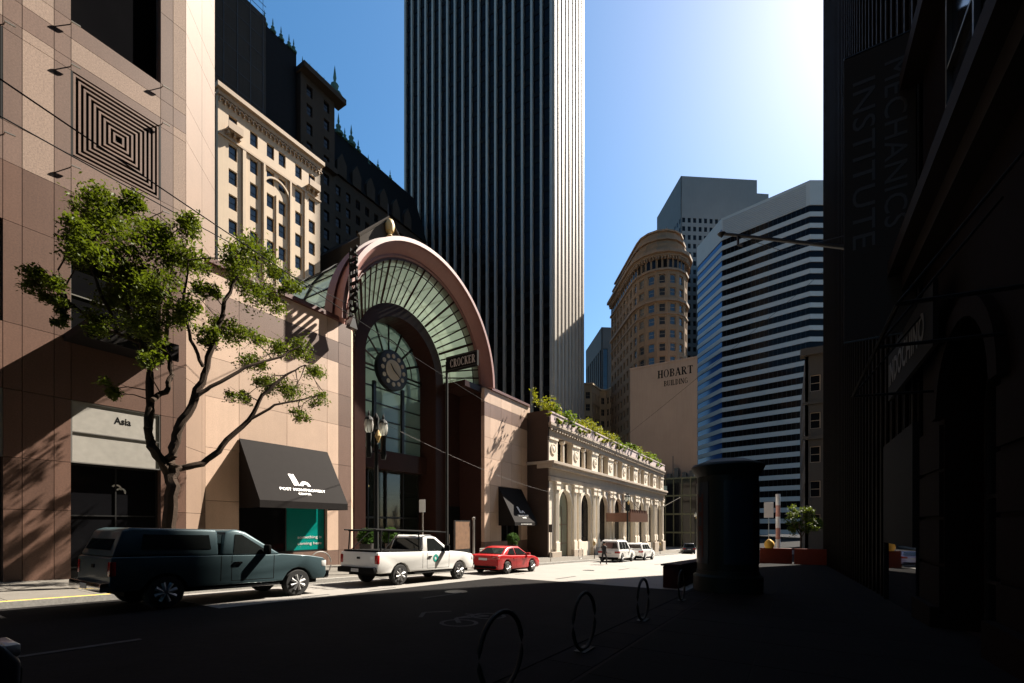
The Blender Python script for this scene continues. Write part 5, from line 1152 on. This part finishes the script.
# far right: works barriers, post, tree, bags
for (x, y, L, lab) in ((-1.1, 47, 2.5, 'orange works barrier left of the striped post on the shaded pavement'), (1.55, 47, 2.5, 'orange works barrier nearest the dark fluted building')):
    t = thing('works_barrier', lab, 'barrier', (x, y, gz(y) + .15), 'orange works barriers on the shaded pavement'); z = t.location.z; mb = MB(); mb.prism([(y - .28, z), (y + .28, z), (y + .12, z + .4), (y + .1, z + 1.36), (y - .1, z + 1.36), (y - .12, z + .4)], x - L / 2, x + L / 2, 'x'); mb.build('body', korange, t, bevel=.03)
sp_ = thing('striped_post', 'pale pink and white banded post rising behind the works barriers', 'post', (-1.0, 51, gz(51) + .15)); z = sp_.location.z
mb = MB()
for k in range(6): mb.lathe([(.2, k * 1.1), (.2, k * 1.1 + 1.1)], (-1.0, 51, z), 10, k % 2)
mb.build('pole', [M('faded_pink', (.45, .22, .17), .6), signw], sp_)
mb = MB(); mb.lathe([(.32, .95), (.42, 1.2), (.36, 1.5), (.1, 1.75)], (-1.6, 47, gz(47) + .15 + .4), 10); tag(mb.build('sandbag', M('yellow_bag', (.6, .33, .03), .6), smooth=True), 'yellow bag resting on the orange works barrier', 'bag')
ft = thing('small_street_tree', 'small sunlit street tree at the far right beyond the works barriers', 'tree', (.95, 57, gz(57))); z = gz(57)
mb = MB(); mb.tube([(.95, 57, z), (1.0, 57, z + 2.6), (.8, 57.2, z + 4.2)], [.12, .09, .05], 7); mb.tube([(1, 57, z + 2.6), (1.9, 57, z + 4.4)], [.06, .03], 6); mb.tube([(1, 57, z + 2.8), (.1, 56.8, z + 4.3)], [.06, .03], 6); mb.build('trunk', bark, ft, smooth=True)
leaves('foliage', [(Vector((.95 + rt.uniform(-1.7, 1.7), 57 + rt.uniform(-1.5, 1.5), z + 4.4 + rt.uniform(-1.1, 1.1))), .75, 1) for _ in range(18)], .2, leafA, ft, 260)
# person walking by the white vehicles
pe = thing('person', 'person in dark clothes walking in the road beside the white roof-rack vehicle', 'person', (-12.3, 33.6, gz(33.6))); bx, by, bz = pe.location
def skinned(name, verts, edges, rad, mat, parent):
    me = bpy.data.meshes.new(name); me.from_pydata([Vector(v) for v in verts], edges, []); o = bpy.data.objects.new(name, me); COL.objects.link(o)
    sm = o.modifiers.new('s', 'SKIN'); su = o.modifiers.new('u', 'SUBSURF'); su.levels = 1
    for i, r in enumerate(rad): me.skin_vertices[0].data[i].radius = (r[0], r[1]) if isinstance(r, tuple) else (r, r)
    me.skin_vertices[0].data[0].use_root = True
    dg = bpy.context.evaluated_depsgraph_get(); dg.update(); m2 = bpy.data.meshes.new_from_object(o.evaluated_get(dg)); bpy.data.objects.remove(o)
    m2.materials.clear(); [m2.materials.append(k) for k in mat]; o = bpy.data.objects.new(name, m2); COL.objects.link(o); o.parent = parent; return o
V = [(0, 0, .95), (0, .02, 1.2), (0, .03, 1.42), (0, .04, 1.52), (0, .06, 1.62), (0, .06, 1.72), (.09, .02, .9), (.10, .22, .52), (.10, .16, .08), (.10, .30, .04), (-.09, -.02, .9), (-.10, -.08, .5), (-.10, -.34, .14), (-.10, -.24, .05),
     (.19, .02, 1.40), (.24, -.12, 1.14), (.23, .02, .92), (.23, .05, .84), (-.19, .02, 1.40), (-.24, .10, 1.14), (-.22, .28, .98), (-.22, .33, .93)]
E = [(0, 1), (1, 2), (2, 3), (3, 4), (4, 5), (0, 6), (6, 7), (7, 8), (8, 9), (0, 10), (10, 11), (11, 12), (12, 13), (2, 14), (14, 15), (15, 16), (16, 17), (2, 18), (18, 19), (19, 20), (20, 21)]
Rr = [(.15, .11), (.14, .10), (.15, .09), .055, .095, .08, .095, .07, .05, .035, .095, .07, .05, .035, .06, .048, .036, .03, .06, .048, .036, .03]
pb_ = skinned('body', V, E, Rr, [cloth, skin], pe)
for p in pb_.data.polygons: p.use_smooth = True; p.material_index = 1 if (p.center.z > 1.5 or (abs(p.center.x) > .19 and p.center.z < .93)) else 0
mb = MB(); mb.lathe([(.085, -.06), (.11, .02), (.09, .09), (.02, .12)], (0, .04, 1.70), 10); hr = mb.build('hair', hairm, None, smooth=True); hr.parent = pe
pe.rotation_euler = (0, 0, R(-15))
# overhead wires
def wire(label, a, b, sag, r=.012, mat=blackm):
    a, b = Vector(a), Vector(b); mb = MB(); mb.tube([a.lerp(b, k / 16) - Vector((0, 0, sag * 4 * (k / 16) * (1 - k / 16))) for k in range(17)], r, 5); tag(mb.build('overhead_wire', mat), label, 'wire', 'overhead wires')
wire('upper black wire crossing the granite facade and the arch', street(0, 79, -12), (GX + .3, 31.9, 12.2), .15, .016)
wire('lower black wire crossing the granite facade and tree', street(0, 116, -14), (GX + .5, 17.6, 14.6), .1, .016)
wire('thin pale wire sagging from the galleria to the bank', (-16.0, 14.2, 6.6), (BX + .1, 43.5, 4.9), .55, .006, M('dull_wire', (.10, .09, .08), .7))
wire('thin wire across the annex wall', (BX - .6, 62, 13.5), (2.6, 49, 24.5), .2, .016)
